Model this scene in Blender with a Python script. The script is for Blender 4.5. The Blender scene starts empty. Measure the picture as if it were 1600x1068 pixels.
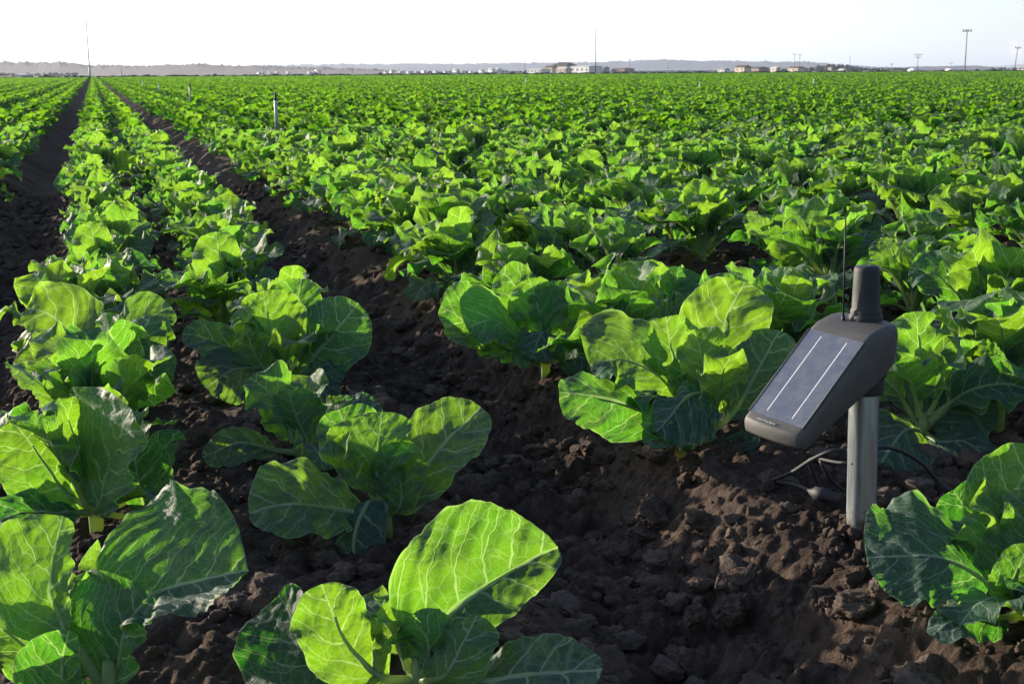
import bpy, math, random
import numpy as np
from mathutils import Vector, Matrix, Euler

R = math.radians
random.seed(7)
rng = np.random.default_rng(11)
scene = bpy.context.scene
COL = scene.collection

# ------------------------------------------------------------------ camera
F = 2000.0                       # focal length in pixels of the 1600 px frame
HC = 0.68                        # eye height over the bed tops
C0 = np.array([0.0, 0.0, HC])


def _n(v):
    v = np.asarray(v, float)
    return v / np.linalg.norm(v)


def cam_dir(px, py):
    return np.array([(px - 800) / F, -(py - 534) / F, 1.0])


_d1, _d2 = cam_dir(143, 115.5), cam_dir(1503, 107.5)
_Y = _n(_d1)                                   # rows run along world +Y
_U = _n(np.cross(_d1, _d2)); _U = _U if _U[1] > 0 else -_U
_X = np.cross(_Y, _U)                          # world X in camera coords (camera coords: right, up, forward => left handed)
_X = -_X if _X[0] < 0 else _X
W2C = np.stack([_X, _Y, _U], axis=1)           # camera = W2C @ world
C2W = W2C.T


def at(px, py, zc):
    """the world point that lies zc metres in front of the lens behind that place of the photograph"""
    return C0 + C2W @ (cam_dir(px, py) * zc)


def ground(px, py, z=0.0):
    d = C2W @ cam_dir(px, py)
    return C0 + d * ((z - HC) / d[2])


def project(P):
    P = np.atleast_2d(P) - C0
    c = P @ W2C.T
    z = c[:, 2]
    zz = np.where(np.abs(z) < 1e-6, 1e-6, z)
    return 800 + F * c[:, 0] / zz, 534 - F * c[:, 1] / zz, z


cam_data = bpy.data.cameras.new('camera')
cam_data.sensor_width = 36
cam_data.lens = 36 * F / 1600
cam_data.clip_start = 0.05
cam_data.clip_end = 20000
cam = bpy.data.objects.new('camera', cam_data)
COL.objects.link(cam)
m = Matrix.Identity(4)
for i in range(3):
    m[i][0] = C2W[i, 0]; m[i][1] = C2W[i, 1]; m[i][2] = -C2W[i, 2]; m[i][3] = C0[i]
cam.matrix_world = m
scene.camera = cam
cam_data.dof.use_dof = True
cam_data.dof.focus_distance = 2.1
cam_data.dof.aperture_fstop = 28


# ------------------------------------------------------------------ numpy noise
def _hash(ix, iy, iz, seed):
    h = (ix.astype(np.int64) * 374761393 + iy.astype(np.int64) * 668265263 + iz.astype(np.int64) * 2147483647 + seed * 974711) & 0xFFFFFFFF
    h = ((h ^ (h >> 13)) * 1274126177) & 0xFFFFFFFF
    h = ((h ^ (h >> 16)) * 2246822519) & 0xFFFFFFFF
    return ((h ^ (h >> 15)) & 0xFFFFFF) / float(0xFFFFFF)


def noise3(x, y, z, seed=0):
    x, y, z = np.broadcast_arrays(np.asarray(x, float), np.asarray(y, float), np.asarray(z, float))
    ix, iy, iz = np.floor(x), np.floor(y), np.floor(z)
    fx, fy, fz = x - ix, y - iy, z - iz
    fx = fx * fx * (3 - 2 * fx); fy = fy * fy * (3 - 2 * fy); fz = fz * fz * (3 - 2 * fz)
    r = 0
    for a in (0, 1):
        for b in (0, 1):
            for c in (0, 1):
                w = (fx if a else 1 - fx) * (fy if b else 1 - fy) * (fz if c else 1 - fz)
                r = r + w * _hash(ix + a, iy + b, iz + c, seed)
    return r * 2 - 1


def noise2(x, y, seed=0):
    x, y = np.broadcast_arrays(np.asarray(x, float), np.asarray(y, float))
    ix, iy = np.floor(x), np.floor(y)
    fx, fy = x - ix, y - iy
    fx = fx * fx * (3 - 2 * fx); fy = fy * fy * (3 - 2 * fy)
    z = np.zeros_like(ix)
    h = lambda a, b: _hash(ix + a, iy + b, z, seed)
    return ((h(0, 0) * (1 - fx) + h(1, 0) * fx) * (1 - fy) + (h(0, 1) * (1 - fx) + h(1, 1) * fx) * fy) * 2 - 1


def sstep(a, b, x):
    t = np.clip((x - a) / (b - a), 0, 1)
    return t * t * (3 - 2 * t)


# ------------------------------------------------------------------ mesh helpers
def np_mesh(name, V, quads=None, tris=None, uv=None, attrs=None, mats=(), midx=None, smooth=True):
    me = bpy.data.meshes.new(name)
    V = np.asarray(V, np.float32)
    parts = []
    if quads is not None and len(quads):
        parts.append((np.asarray(quads, np.int32), 4))
    if tris is not None and len(tris):
        parts.append((np.asarray(tris, np.int32), 3))
    loops = np.concatenate([p.ravel() for p, _ in parts])
    tot = np.concatenate([np.full(len(p), k, np.int32) for p, k in parts])
    start = np.concatenate([[0], np.cumsum(tot)[:-1]]).astype(np.int32)
    me.vertices.add(len(V)); me.vertices.foreach_set('co', V.ravel())
    me.loops.add(len(loops)); me.loops.foreach_set('vertex_index', loops)
    me.polygons.add(len(tot)); me.polygons.foreach_set('loop_start', start); me.polygons.foreach_set('loop_total', tot)
    if midx is not None:
        me.polygons.foreach_set('material_index', np.asarray(midx, np.int32))
    me.polygons.foreach_set('use_smooth', np.full(len(tot), smooth, bool))
    if uv is not None:
        l = me.uv_layers.new(name='UVMap')
        l.data.foreach_set('uv', np.asarray(uv, np.float32)[loops].ravel())
    for k, a in (attrs or {}).items():
        t = me.attributes.new(k, 'FLOAT', 'POINT'); t.data.foreach_set('value', np.asarray(a, np.float32))
    for mt in mats:
        me.materials.append(mt)
    me.update(calc_edges=True)
    return me


def link(name, me, parent=None, loc=None):
    o = bpy.data.objects.new(name, me)
    COL.objects.link(o)
    if parent is not None:
        o.parent = parent
    if loc is not None:
        o.location = loc
    return o


def tag(o, label=None, cat=None, group=None, kind=None):
    for k, v in (('label', label), ('category', cat), ('group', group), ('kind', kind)):
        if v:
            o[k] = v
    return o


def empty(name, loc=(0, 0, 0)):
    e = bpy.data.objects.new(name, None)
    e.empty_display_size = 0.05
    COL.objects.link(e)
    e.location = loc
    return e


class MB:
    """collects tubes, boxes and lathes into one mesh"""
    def __init__(s):
        s.V, s.Q, s.T, s.n = [], [], [], 0

    def add(s, V, Q=(), T=()):
        V = np.asarray(V, float)
        s.V.append(V)
        if len(Q): s.Q.append(np.asarray(Q, int) + s.n)
        if len(T): s.T.append(np.asarray(T, int) + s.n)
        s.n += len(V)

    def box(s, c, d, rz=0.0, taper=1.0):
        c = np.asarray(c, float); d = np.asarray(d, float) / 2
        v = np.array([[x, y, z] for z in (-1, 1) for y in (-1, 1) for x in (-1, 1)], float)
        v[v[:, 2] > 0, :2] *= taper
        v *= d
        if rz:
            k = np.array([[math.cos(rz), -math.sin(rz), 0], [math.sin(rz), math.cos(rz), 0], [0, 0, 1]])
            v = v @ k.T
        s.add(v + c, [[0, 2, 3, 1], [4, 5, 7, 6], [0, 1, 5, 4], [2, 6, 7, 3], [0, 4, 6, 2], [1, 3, 7, 5]])

    def lathe(s, prof, c=(0, 0, 0), n=32, cap=True):
        """prof: (radius, z) from bottom to top"""
        a = np.arange(n) * 2 * math.pi / n
        V = [[r * math.cos(t) + c[0], r * math.sin(t) + c[1], z + c[2]] for r, z in prof for t in a]
        Q = [[i * n + k, i * n + (k + 1) % n, (i + 1) * n + (k + 1) % n, (i + 1) * n + k] for i in range(len(prof) - 1) for k in range(n)]
        T = []
        if cap:
            b = len(V); V += [[c[0], c[1], prof[0][1] + c[2]], [c[0], c[1], prof[-1][1] + c[2]]]
            T += [[(k + 1) % n, k, b] for k in range(n)]
            o = (len(prof) - 1) * n
            T += [[o + k, o + (k + 1) % n, b + 1] for k in range(n)]
        s.add(V, Q, T)

    def tube(s, pts, rad, n=8):
        pts = np.asarray(pts, float)
        rad = np.full(len(pts), rad, float) if np.isscalar(rad) else np.asarray(rad, float)
        T = np.gradient(pts, axis=0); T /= np.linalg.norm(T, axis=1)[:, None] + 1e-9
        ref = np.array([0, 0, 1.0]) if abs(T[0][2]) < .9 else np.array([1.0, 0, 0])
        V = []
        a = np.arange(n) * 2 * math.pi / n
        for p, t, r in zip(pts, T, rad):
            u = ref - t * np.dot(ref, t); u /= np.linalg.norm(u) + 1e-9
            w = np.cross(t, u); ref = u
            V += [p + r * (u * math.cos(k) + w * math.sin(k)) for k in a]
        N = len(pts)
        Q = [[i * n + k, i * n + (k + 1) % n, (i + 1) * n + (k + 1) % n, (i + 1) * n + k] for i in range(N - 1) for k in range(n)]
        b = len(V); V += [pts[0], pts[-1]]
        Tt = [[(k + 1) % n, k, b] for k in range(n)] + [[(N - 1) * n + k, (N - 1) * n + (k + 1) % n, b + 1] for k in range(n)]
        s.add(V, Q, Tt)

    def build(s, name, mat, parent=None, smooth=True, loc=None, sharp=None):
        me = np_mesh(name, np.concatenate(s.V), np.concatenate(s.Q) if s.Q else None, np.concatenate(s.T) if s.T else None, mats=[mat], smooth=smooth)
        if sharp:
            me.set_sharp_from_angle(angle=R(sharp))
        return link(name, me, parent, loc)


def spline(P, n):
    """Catmull-Rom through P, n points evenly spaced along its length"""
    P = np.asarray(P, float)
    if len(P) == 2:
        return P[0] + (P[1] - P[0]) * np.linspace(0, 1, n)[:, None]
    Q = np.vstack([2 * P[0] - P[1], P, 2 * P[-1] - P[-2]])
    out = []
    for i in range(1, len(Q) - 2):
        t = np.linspace(0, 1, 24, endpoint=False)[:, None]
        a, b, c, d = Q[i - 1], Q[i], Q[i + 1], Q[i + 2]
        out.append(.5 * (2 * b + (c - a) * t + (2 * a - 5 * b + 4 * c - d) * t ** 2 + (3 * b - a - 3 * c + d) * t ** 3))
    out = np.vstack(out + [P[-1:]])
    s = np.concatenate([[0], np.cumsum(np.linalg.norm(np.diff(out, axis=0), axis=1))])
    q = np.linspace(0, s[-1], n)
    return np.stack([np.interp(q, s, out[:, k]) for k in range(3)], 1)


# ------------------------------------------------------------------ materials
def new_mat(name):
    mt = bpy.data.materials.new(name)
    mt.use_nodes = True
    nt = mt.node_tree
    nt.nodes.clear()
    return mt, nt


class NT:
    def __init__(s, nt):
        s.nt = nt

    def node(s, t, **kw):
        n = s.nt.nodes.new(t)
        for k, v in kw.items():
            setattr(n, k, v)
        return n

    def put(s, sock, v):
        if isinstance(v, bpy.types.NodeSocket):
            s.nt.links.new(v, sock)
        elif v is not None:
            sock.default_value = v

    def math(s, op, a, b=None, c=None, clamp=False):
        n = s.node('ShaderNodeMath', operation=op, use_clamp=clamp)
        s.put(n.inputs[0], a); s.put(n.inputs[1], b)
        if c is not None: s.put(n.inputs[2], c)
        return n.outputs[0]

    def mix(s, f, a, b):
        n = s.node('ShaderNodeMix', data_type='RGBA')
        s.put(n.inputs[0], f)
        s.put(n.inputs[6], a if isinstance(a, bpy.types.NodeSocket) else (*a, 1)); s.put(n.inputs[7], b if isinstance(b, bpy.types.NodeSocket) else (*b, 1))
        return n.outputs[2]

    def noise(s, vec, scale, detail=3, rough=.55):
        n = s.node('ShaderNodeTexNoise')
        s.put(n.inputs['Vector'], vec)
        n.inputs['Scale'].default_value = scale; n.inputs['Detail'].default_value = detail; n.inputs['Roughness'].default_value = rough
        return n.outputs['Fac']

    def smooth(s, x, a, b, lo=0.0, hi=1.0):
        n = s.node('ShaderNodeMapRange', interpolation_type='SMOOTHSTEP')
        s.put(n.inputs[0], x); s.put(n.inputs[1], a); s.put(n.inputs[2], b); s.put(n.inputs[3], lo); s.put(n.inputs[4], hi)
        return n.outputs[0]

    def attr(s, name):
        return s.node('ShaderNodeAttribute', attribute_name=name).outputs['Fac']


def simple_mat(name, col, rough=.6, metal=0.0, var=.12, scale=20, bump=0.0, bscale=200, spec=.5):
    mt, nt = new_mat(name); g = NT(nt)
    tc = g.node('ShaderNodeTexCoord').outputs['Object']
    f = g.noise(tc, scale)
    c = g.mix(f, [v * (1 - var) for v in col], [min(1, v * (1 + var)) for v in col])
    b = g.node('ShaderNodeBsdfPrincipled')
    g.put(b.inputs['Base Color'], c); b.inputs['Roughness'].default_value = rough; b.inputs['Metallic'].default_value = metal
    b.inputs['Specular IOR Level'].default_value = spec
    if bump:
        bn = g.node('ShaderNodeBump'); bn.inputs['Strength'].default_value = bump; bn.inputs['Distance'].default_value = .002
        g.put(bn.inputs['Height'], g.noise(tc, bscale, 4)); g.put(b.inputs['Normal'], bn.outputs[0])
    o = g.node('ShaderNodeOutputMaterial'); g.put(o.inputs[0], b.outputs[0])
    return mt


def leaf_material(name, detailed=True):
    mt, nt = new_mat(name); g = NT(nt)
    rnd, tone, edge = g.attr('leaf_rand'), g.attr('leaf_tone'), g.attr('leaf_edge')
    geo = g.node('ShaderNodeNewGeometry')
    back = geo.outputs['Backfacing']
    if detailed:
        uv = g.node('ShaderNodeUVMap', uv_map='UVMap').outputs[0]
        sep = g.node('ShaderNodeSeparateXYZ'); g.put(sep.inputs[0], uv)
        cmb = g.node('ShaderNodeCombineXYZ'); g.put(cmb.inputs[0], sep.outputs[0]); g.put(cmb.inputs[1], sep.outputs[1]); g.put(cmb.inputs[2], g.math('MULTIPLY', rnd, 37.0))
        vec = cmb.outputs[0]
        x0 = g.math('SUBTRACT', sep.outputs[0], .5)
        wob = g.math('SUBTRACT', g.noise(vec, 5, 2), .5)
        wob2 = g.math('SUBTRACT', g.noise(vec, 14, 1), .5)
        x = g.math('MULTIPLY_ADD', wob2, .006, x0)
        ax = g.math('ABSOLUTE', x)
        y = g.math('MULTIPLY_ADD', wob, .17, sep.outputs[1])
        y = g.math('MULTIPLY_ADD', wob2, .035, y)
        side = g.math('GREATER_THAN', x0, 0.0)
        # secondary veins leave the midrib and sweep toward the tip
        t = g.math('SUBTRACT', y, g.math('MULTIPLY', ax, .62))
        t = g.math('SUBTRACT', t, g.math('MULTIPLY', g.math('MULTIPLY', ax, ax), 1.3))
        ph = g.math('ADD', g.math('MULTIPLY', t, 5.0), g.math('MULTIPLY', side, .42))
        ph = g.math('ADD', ph, rnd)
        fr = g.math('ABSOLUTE', g.math('SUBTRACT', g.math('FRACT', ph), .5))
        dsec = g.math('DIVIDE', g.math('SUBTRACT', .5, fr), 5.0)
        wsec = g.math('MAXIMUM', g.math('MULTIPLY_ADD', ax, -.020, .0125), .004)
        sec = g.math('SUBTRACT', 1.0, g.smooth(g.math('DIVIDE', dsec, wsec), .35, 1.25))
        wmid = g.math('MULTIPLY_ADD', sep.outputs[1], -.018, .026)
        mid = g.math('SUBTRACT', 1.0, g.smooth(g.math('DIVIDE', ax, wmid), .5, 1.2))
        # forks of the secondary veins in the outer blade
        fr2 = g.math('ABSOLUTE', g.math('SUBTRACT', g.math('FRACT', g.math('ADD', ph, g.math('MULTIPLY', g.smooth(ax, .08, .32), .42))), .5))
        d2 = g.math('DIVIDE', g.math('SUBTRACT', .5, fr2), 5.0)
        fork = g.math('MULTIPLY', g.math('SUBTRACT', 1.0, g.smooth(d2, .002, .0085)), g.smooth(ax, .06, .14))
        vo = g.node('ShaderNodeTexVoronoi', feature='DISTANCE_TO_EDGE')
        dv = g.node('ShaderNodeVectorMath', operation='MULTIPLY_ADD')
        ns = g.node('ShaderNodeTexNoise'); g.put(ns.inputs['Vector'], vec); ns.inputs['Scale'].default_value = 9
        g.put(dv.inputs[0], ns.outputs['Color']); dv.inputs[1].default_value = (.06, .06, .0); g.put(dv.inputs[2], vec)
        g.put(vo.inputs['Vector'], dv.outputs[0]); vo.inputs['Scale'].default_value = 11
        ter = g.math('SUBTRACT', 1.0, g.smooth(vo.outputs['Distance'], .01, .055))
        vo2 = g.node('ShaderNodeTexVoronoi', feature='DISTANCE_TO_EDGE')
        g.put(vo2.inputs['Vector'], dv.outputs[0]); vo2.inputs['Scale'].default_value = 38
        qua = g.math('SUBTRACT', 1.0, g.smooth(vo2.outputs['Distance'], .02, .12))
        v = g.math('MAXIMUM', mid, g.math('MULTIPLY', sec, .9))
        v = g.math('MAXIMUM', v, g.math('MULTIPLY', fork, .6))
        v = g.math('MAXIMUM', v, g.math('MULTIPLY', ter, .34))
        fine = g.math('MULTIPLY', qua, .16)
        v = g.math('MAXIMUM', v, fine)
        blot = g.noise(vec, 4, 4)
        speck = g.noise(vec, 60, 2)
    else:
        tc = g.node('ShaderNodeTexCoord').outputs['Object']
        blot = g.noise(tc, 9, 3)
        v = g.math('MULTIPLY', g.smooth(blot, .52, .6), .25)
        mid = 0.0
        speck = blot
    rim = g.smooth(edge, .955, .99)  # pale margin: an edge highlight put into the leaf colour
    v = g.math('MAXIMUM', v, g.math('MULTIPLY', rim, .65))
    # reflected colours (glaucous blue green above, greyer below)
    up = g.mix(blot, (.015, .044, .042), (.036, .078, .066))
    up = g.mix(g.math('MULTIPLY', tone, .8), up, (.070, .15, .045))
    dn = g.mix(blot, (.030, .060, .048), (.052, .086, .068))
    base = g.mix(back, up, dn)
    base = g.mix(g.math('MULTIPLY', v, .55), base, (.36, .46, .36))
    base = g.mix(g.smooth(speck, .70, .78, 0, .25), base, (.16, .15, .09))
    # transmitted colours
    tr = g.mix(blot, (.010, .34, .006), (.135, .56, .006)) if detailed else g.mix(blot, (.014, .26, .006), (.085, .42, .007))
    yel = g.math('MULTIPLY_ADD', g.noise(vec if detailed else tc, 2.5 if detailed else 6.0, 2), .9, g.math('SUBTRACT', rnd, .70 if detailed else .92), clamp=True)
    tr = g.mix(yel, tr, (.40, .66, .004))
    tr = g.mix(g.math('MULTIPLY', tone, .8), tr, (.37, .68, .005))
    tr = g.mix(g.math('MULTIPLY', v, .9), tr, (.56, .90, .20))
    pb = g.node('ShaderNodeBsdfPrincipled')
    g.put(pb.inputs['Base Color'], base)
    pb.inputs['Roughness'].default_value = .53 if detailed else .68
    pb.inputs['Sheen Weight'].default_value = .05 if detailed else 0; pb.inputs['Sheen Roughness'].default_value = .45; pb.inputs['Sheen Tint'].default_value = (.85, .92, 1, 1)
    pb.inputs['Specular IOR Level'].default_value = .26 if detailed else .10
    tb = g.node('ShaderNodeBsdfTranslucent'); g.put(tb.inputs[0], tr)
    if detailed:
        bn = g.node('ShaderNodeBump'); bn.inputs['Strength'].default_value = .55; bn.inputs['Distance'].default_value = .0012
        cells = g.smooth(vo.outputs['Distance'], .0, .30)
        hgt = g.math('MULTIPLY_ADD', cells, .55, g.math('MULTIPLY', v, -.85))
        hgt = g.math('MULTIPLY_ADD', g.noise(vec, 20, 1), .35, hgt)
        g.put(bn.inputs['Height'], hgt)
        g.put(pb.inputs['Normal'], bn.outputs[0]); g.put(tb.inputs['Normal'], bn.outputs[0])
    mx = g.node('ShaderNodeMixShader')
    fac = g.math('ADD', .40, g.math('MULTIPLY', v, .04))
    fac = g.math('SUBTRACT', fac, g.math('MULTIPLY', mid, .05))
    g.put(mx.inputs[0], fac); g.put(mx.inputs[1], pb.outputs[0]); g.put(mx.inputs[2], tb.outputs[0])
    o = g.node('ShaderNodeOutputMaterial'); g.put(o.inputs[0], mx.outputs[0])
    return mt


def petiole_material():
    mt, nt = new_mat('leaf_stalk'); g = NT(nt)
    f = g.noise(g.node('ShaderNodeTexCoord').outputs['Object'], 40)
    pb = g.node('ShaderNodeBsdfPrincipled'); g.put(pb.inputs['Base Color'], g.mix(f, (.17, .27, .12), (.29, .38, .20)))
    pb.inputs['Roughness'].default_value = .42
    tb = g.node('ShaderNodeBsdfTranslucent'); tb.inputs[0].default_value = (.60, .75, .16, 1)
    mx = g.node('ShaderNodeMixShader'); mx.inputs[0].default_value = .45
    g.put(mx.inputs[1], pb.outputs[0]); g.put(mx.inputs[2], tb.outputs[0])
    o = g.node('ShaderNodeOutputMaterial'); g.put(o.inputs[0], mx.outputs[0])
    return mt


def soil_material(name, dark, light, bumpy=True):
    mt, nt = new_mat(name); g = NT(nt)
    tc = g.node('ShaderNodeTexCoord').outputs['Object']
    a = g.noise(tc, 2.2, 4); b = g.noise(tc, 38, 5, .65); c = g.noise(tc, 210, 4, .65)
    f = g.math('MULTIPLY_ADD', a, .5, g.math('MULTIPLY', b, .5))
    col = g.mix(g.smooth(f, .35, .68), dark, light)
    col = g.mix(g.smooth(c, .55, .8, 0, .5), col, [v * 1.55 for v in light])
    col = g.mix(g.smooth(c, .2, .42, .55, 0), col, [v * .55 for v in dark])
    if name == 'clod_soil':
        col = g.mix(g.math('MULTIPLY', g.attr('clod_tone'), .40), col, (.200, .160, .137))
    p = g.node('ShaderNodeBsdfPrincipled'); g.put(p.inputs['Base Color'], col)
    p.inputs['Roughness'].default_value = .95; p.inputs['Specular IOR Level'].default_value = .15
    if bumpy:
        bn = g.node('ShaderNodeBump'); bn.inputs['Strength'].default_value = 1; bn.inputs['Distance'].default_value = .010
        h = g.math('MULTIPLY_ADD', c, .5, b)
        h = g.math('MULTIPLY_ADD', g.noise(tc, 620, 3), .22, h)
        g.put(bn.inputs['Height'], h); g.put(p.inputs['Normal'], bn.outputs[0])
    o = g.node('ShaderNodeOutputMaterial'); g.put(o.inputs[0], p.outputs[0])
    return mt


M_LEAF = leaf_material('cabbage_leaf')
M_LEAF_FAR = leaf_material('cabbage_leaf_distant', False)
M_STALK = petiole_material()
M_SOIL = soil_material('damp_soil', (.044, .030, .024), (.122, .086, .066))
M_CLOD = soil_material('clod_soil', (.058, .041, .033), (.160, .118, .093))
M_BLACK = simple_mat('black_plastic', (.020, .022, .026), .62, 0, .35, 30, .25, 900)
M_HOUSING = simple_mat('dusty_housing_plastic', (.085, .081, .077), .6, 0, .35, 60, .35, 700)
M_GALV = None


# ------------------------------------------------------------------ world and sun
SUN_AZ = -38.0      # degrees from the row direction (+Y), negative to the left
SUN_EL = 10.5
wd = bpy.data.worlds.new('World'); scene.world = wd; wd.use_nodes = True
wnt = wd.node_tree; wnt.nodes.clear(); g = NT(wnt)
sky = g.node('ShaderNodeTexSky', sky_type='NISHITA')
sky.sun_disc = False
sky.sun_elevation = R(SUN_EL)
sky.sun_rotation = R(SUN_AZ)
sky.air_density = 1.0; sky.dust_density = 1.6; sky.ozone_density = 1.0; sky.altitude = 30
geo = g.node('ShaderNodeTexCoord').outputs['Generated']
sz = g.node('ShaderNodeSeparateXYZ'); g.put(sz.inputs[0], geo)
el = g.math('MAXIMUM', sz.outputs[2], 0.0)
# bright summer haze low over the horizon, thinning to blue overhead
toward = g.node('ShaderNodeVectorMath', operation='DOT_PRODUCT'); g.put(toward.inputs[0], geo)
toward.inputs[1].default_value = (math.sin(R(SUN_AZ)) * math.cos(R(SUN_EL)), math.cos(R(SUN_AZ)) * math.cos(R(SUN_EL)), math.sin(R(SUN_EL)))
fwd = g.math('POWER', g.math('MULTIPLY_ADD', toward.outputs['Value'], .5, .5), 2.0)
veil = g.mix(g.math('POWER', el, .42), (14.6, 16.1, 16.9), (.45, 1.15, 3.2))
vsc = g.node('ShaderNodeVectorMath', operation='SCALE'); g.put(vsc.inputs[0], veil); g.put(vsc.inputs['Scale'], g.math('MULTIPLY_ADD', fwd, .80, .20)); veil = vsc.outputs[0]
skyt = g.node('ShaderNodeVectorMath', operation='MULTIPLY'); g.put(skyt.inputs[0], sky.outputs[0]); skyt.inputs[1].default_value = (.80, .86, 1.02)
tot = g.node('ShaderNodeVectorMath', operation='ADD'); g.put(tot.inputs[0], skyt.outputs[0]); g.put(tot.inputs[1], veil)
# a small pale cumulus low over the right end of the horizon
cd = _n(C2W @ cam_dir(1592, 78))
cmap = g.node('ShaderNodeVectorMath', operation='SUBTRACT'); g.put(cmap.inputs[0], geo); cmap.inputs[1].default_value = cd
cst = g.node('ShaderNodeVectorMath', operation='MULTIPLY'); g.put(cst.inputs[0], cmap.outputs[0]); cst.inputs[1].default_value = (1, 1, 1.5)
dist = g.node('ShaderNodeVectorMath', operation='LENGTH'); g.put(dist.inputs[0], cst.outputs[0])
nz = g.noise(geo, 120, 6)
cl = g.math('MULTIPLY', g.smooth(dist.outputs['Value'], .002, .017, 1, 0), g.smooth(nz, .40, .60))
skyc = g.mix(g.math('MULTIPLY', cl, .8), tot.outputs[0], (10.5, 10.1, 10.3))
bg = g.node('ShaderNodeBackground'); g.put(bg.inputs[0], skyc); bg.inputs[1].default_value = .06
wo = g.node('ShaderNodeOutputWorld'); g.put(wo.inputs[0], bg.outputs[0])

sd = bpy.data.lights.new('sun', 'SUN'); sd.energy = 5.0; sd.angle = R(.53); sd.color = (1, .87, .69)
sun = bpy.data.objects.new('sun', sd); COL.objects.link(sun)
sv = Vector((math.sin(R(SUN_AZ)) * math.cos(R(SUN_EL)), math.cos(R(SUN_AZ)) * math.cos(R(SUN_EL)), math.sin(R(SUN_EL))))
sun.rotation_euler = sv.to_track_quat('Z', 'Y').to_euler()
scene.view_settings.view_transform = 'Standard'
scene.view_settings.look = 'None'
scene.view_settings.exposure = 1.0
scene.view_settings.gamma = 1
cy = scene.cycles
cy.max_bounces = 8; cy.volume_bounces = 2; cy.diffuse_bounces = 4; cy.transmission_bounces = 6; cy.transparent_max_bounces = 8
cy.caustics_reflective = False; cy.caustics_refractive = False

# ------------------------------------------------------------------ ground
BED = 1.06; ROW = 0.38
FIELD_END = 205.0


def bed_profile(x):
    k = (x - ROW / 2) / BED
    d = np.abs(k - np.round(k)) * BED
    return -.125 * sstep(.27, .49, d)


stamp_n = 24000
st_x = rng.uniform(-1.2, 3.6, stamp_n); st_y = rng.uniform(.8, 7.0, stamp_n)
st_r = .0055 + .033 * rng.random(stamp_n) ** 3.6
_fur = -bed_profile(st_x) / .125
st_r *= .75 + .5 * _fur
st_s = rng.integers(0, 1000, stamp_n)


def ground_height(x, y, fine=1.0):
    z = bed_profile(x + .035 * noise2(y * 1.3, x * .6, 5))
    z = z + .018 * noise2(x * 4.1, y * 4.1, 1) + fine * (.010 * noise2(x * 11, y * 11, 2) + .006 * np.abs(noise2(x * 27, y * 27, 3)) + .005 * noise2(x * 61, y * 61, 4) + .003 * noise2(x * 140, y * 140, 6))
    return z - .006


def grid_patch(x0, x1, y0, y1, step, hole=None, stamps=True):
    xs = np.arange(x0, x1 + step / 2, step); ys = np.arange(y0, y1 + step / 2, step)
    X, Y = np.meshgrid(xs, ys)
    Z = ground_height(X, Y)
    if stamps:
        Z = Z + .0035 * noise2(X * 110, Y * 110, 8) * (step < .008)
        for cx, cyy, r, s in zip(st_x, st_y, st_r, st_s):
            if r < step * 1.2 or cx < x0 + r or cx > x1 - r or cyy < y0 + r or cyy > y1 - r:
                continue
            i0, i1 = int((cx - r * 1.3 - x0) / step), int((cx + r * 1.3 - x0) / step) + 2
            j0, j1 = int((cyy - r * 1.3 - y0) / step), int((cyy + r * 1.3 - y0) / step) + 2
            i0, j0 = max(i0, 0), max(j0, 0)
            xx, yy = X[j0:j1, i0:i1], Y[j0:j1, i0:i1]
            if not xx.size: continue
            wob = 1 + .45 * noise2(xx / r * .9 + s, yy / r * .9, 9) + .2 * noise2(xx / r * 2.6 + s, yy / r * 2.6, 10)
            d2 = ((xx - cx) ** 2 + (yy - cyy) ** 2) / (r * wob) ** 2
            cap = np.clip(1 - d2, 0, 1) ** .42 * r * .72 * (1 + .28 * noise2(xx / r * 3.1 + s, yy / r * 3.1, 12) + .16 * noise2(xx / r * 7 + s, yy / r * 7, 13))
            zc = Z[min((j0 + j1) // 2, Z.shape[0] - 1), min((i0 + i1) // 2, Z.shape[1] - 1)]
            Z[j0:j1, i0:i1] = np.where(cap > 0, np.maximum(Z[j0:j1, i0:i1], np.minimum(Z[j0:j1, i0:i1], zc) + cap - r * .12), Z[j0:j1, i0:i1])
    if hole:
        ins = (X > hole[0] + .02) & (X < hole[1] - .02) & (Y > hole[2] + .02) & (Y < hole[3] - .02)
        Z = np.where(ins, Z - .12, Z)
    V = np.stack([X, Y, Z], -1).reshape(-1, 3)
    nx, ny = len(xs), len(ys)
    I = np.arange(nx * ny).reshape(ny, nx)
    Q = np.stack([I[:-1, :-1], I[:-1, 1:], I[1:, 1:], I[1:, :-1]], -1).reshape(-1, 4)
    return V, Q


def merge(parts):
    V, Q, n = [], [], 0
    for v, q in parts:
        V.append(v); Q.append(q + n); n += len(v)
    return np.concatenate(V), np.concatenate(Q)


A = (-.75, 2.75, .85, 3.6)
B = (-2.2, 7.0, .6, 9.0)
CC = (-5.0, 16.0, .2, 30.0)
pa = [grid_patch(*A, .0042), grid_patch(*B, .016, A), grid_patch(*CC, .04, B, False)]
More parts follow.
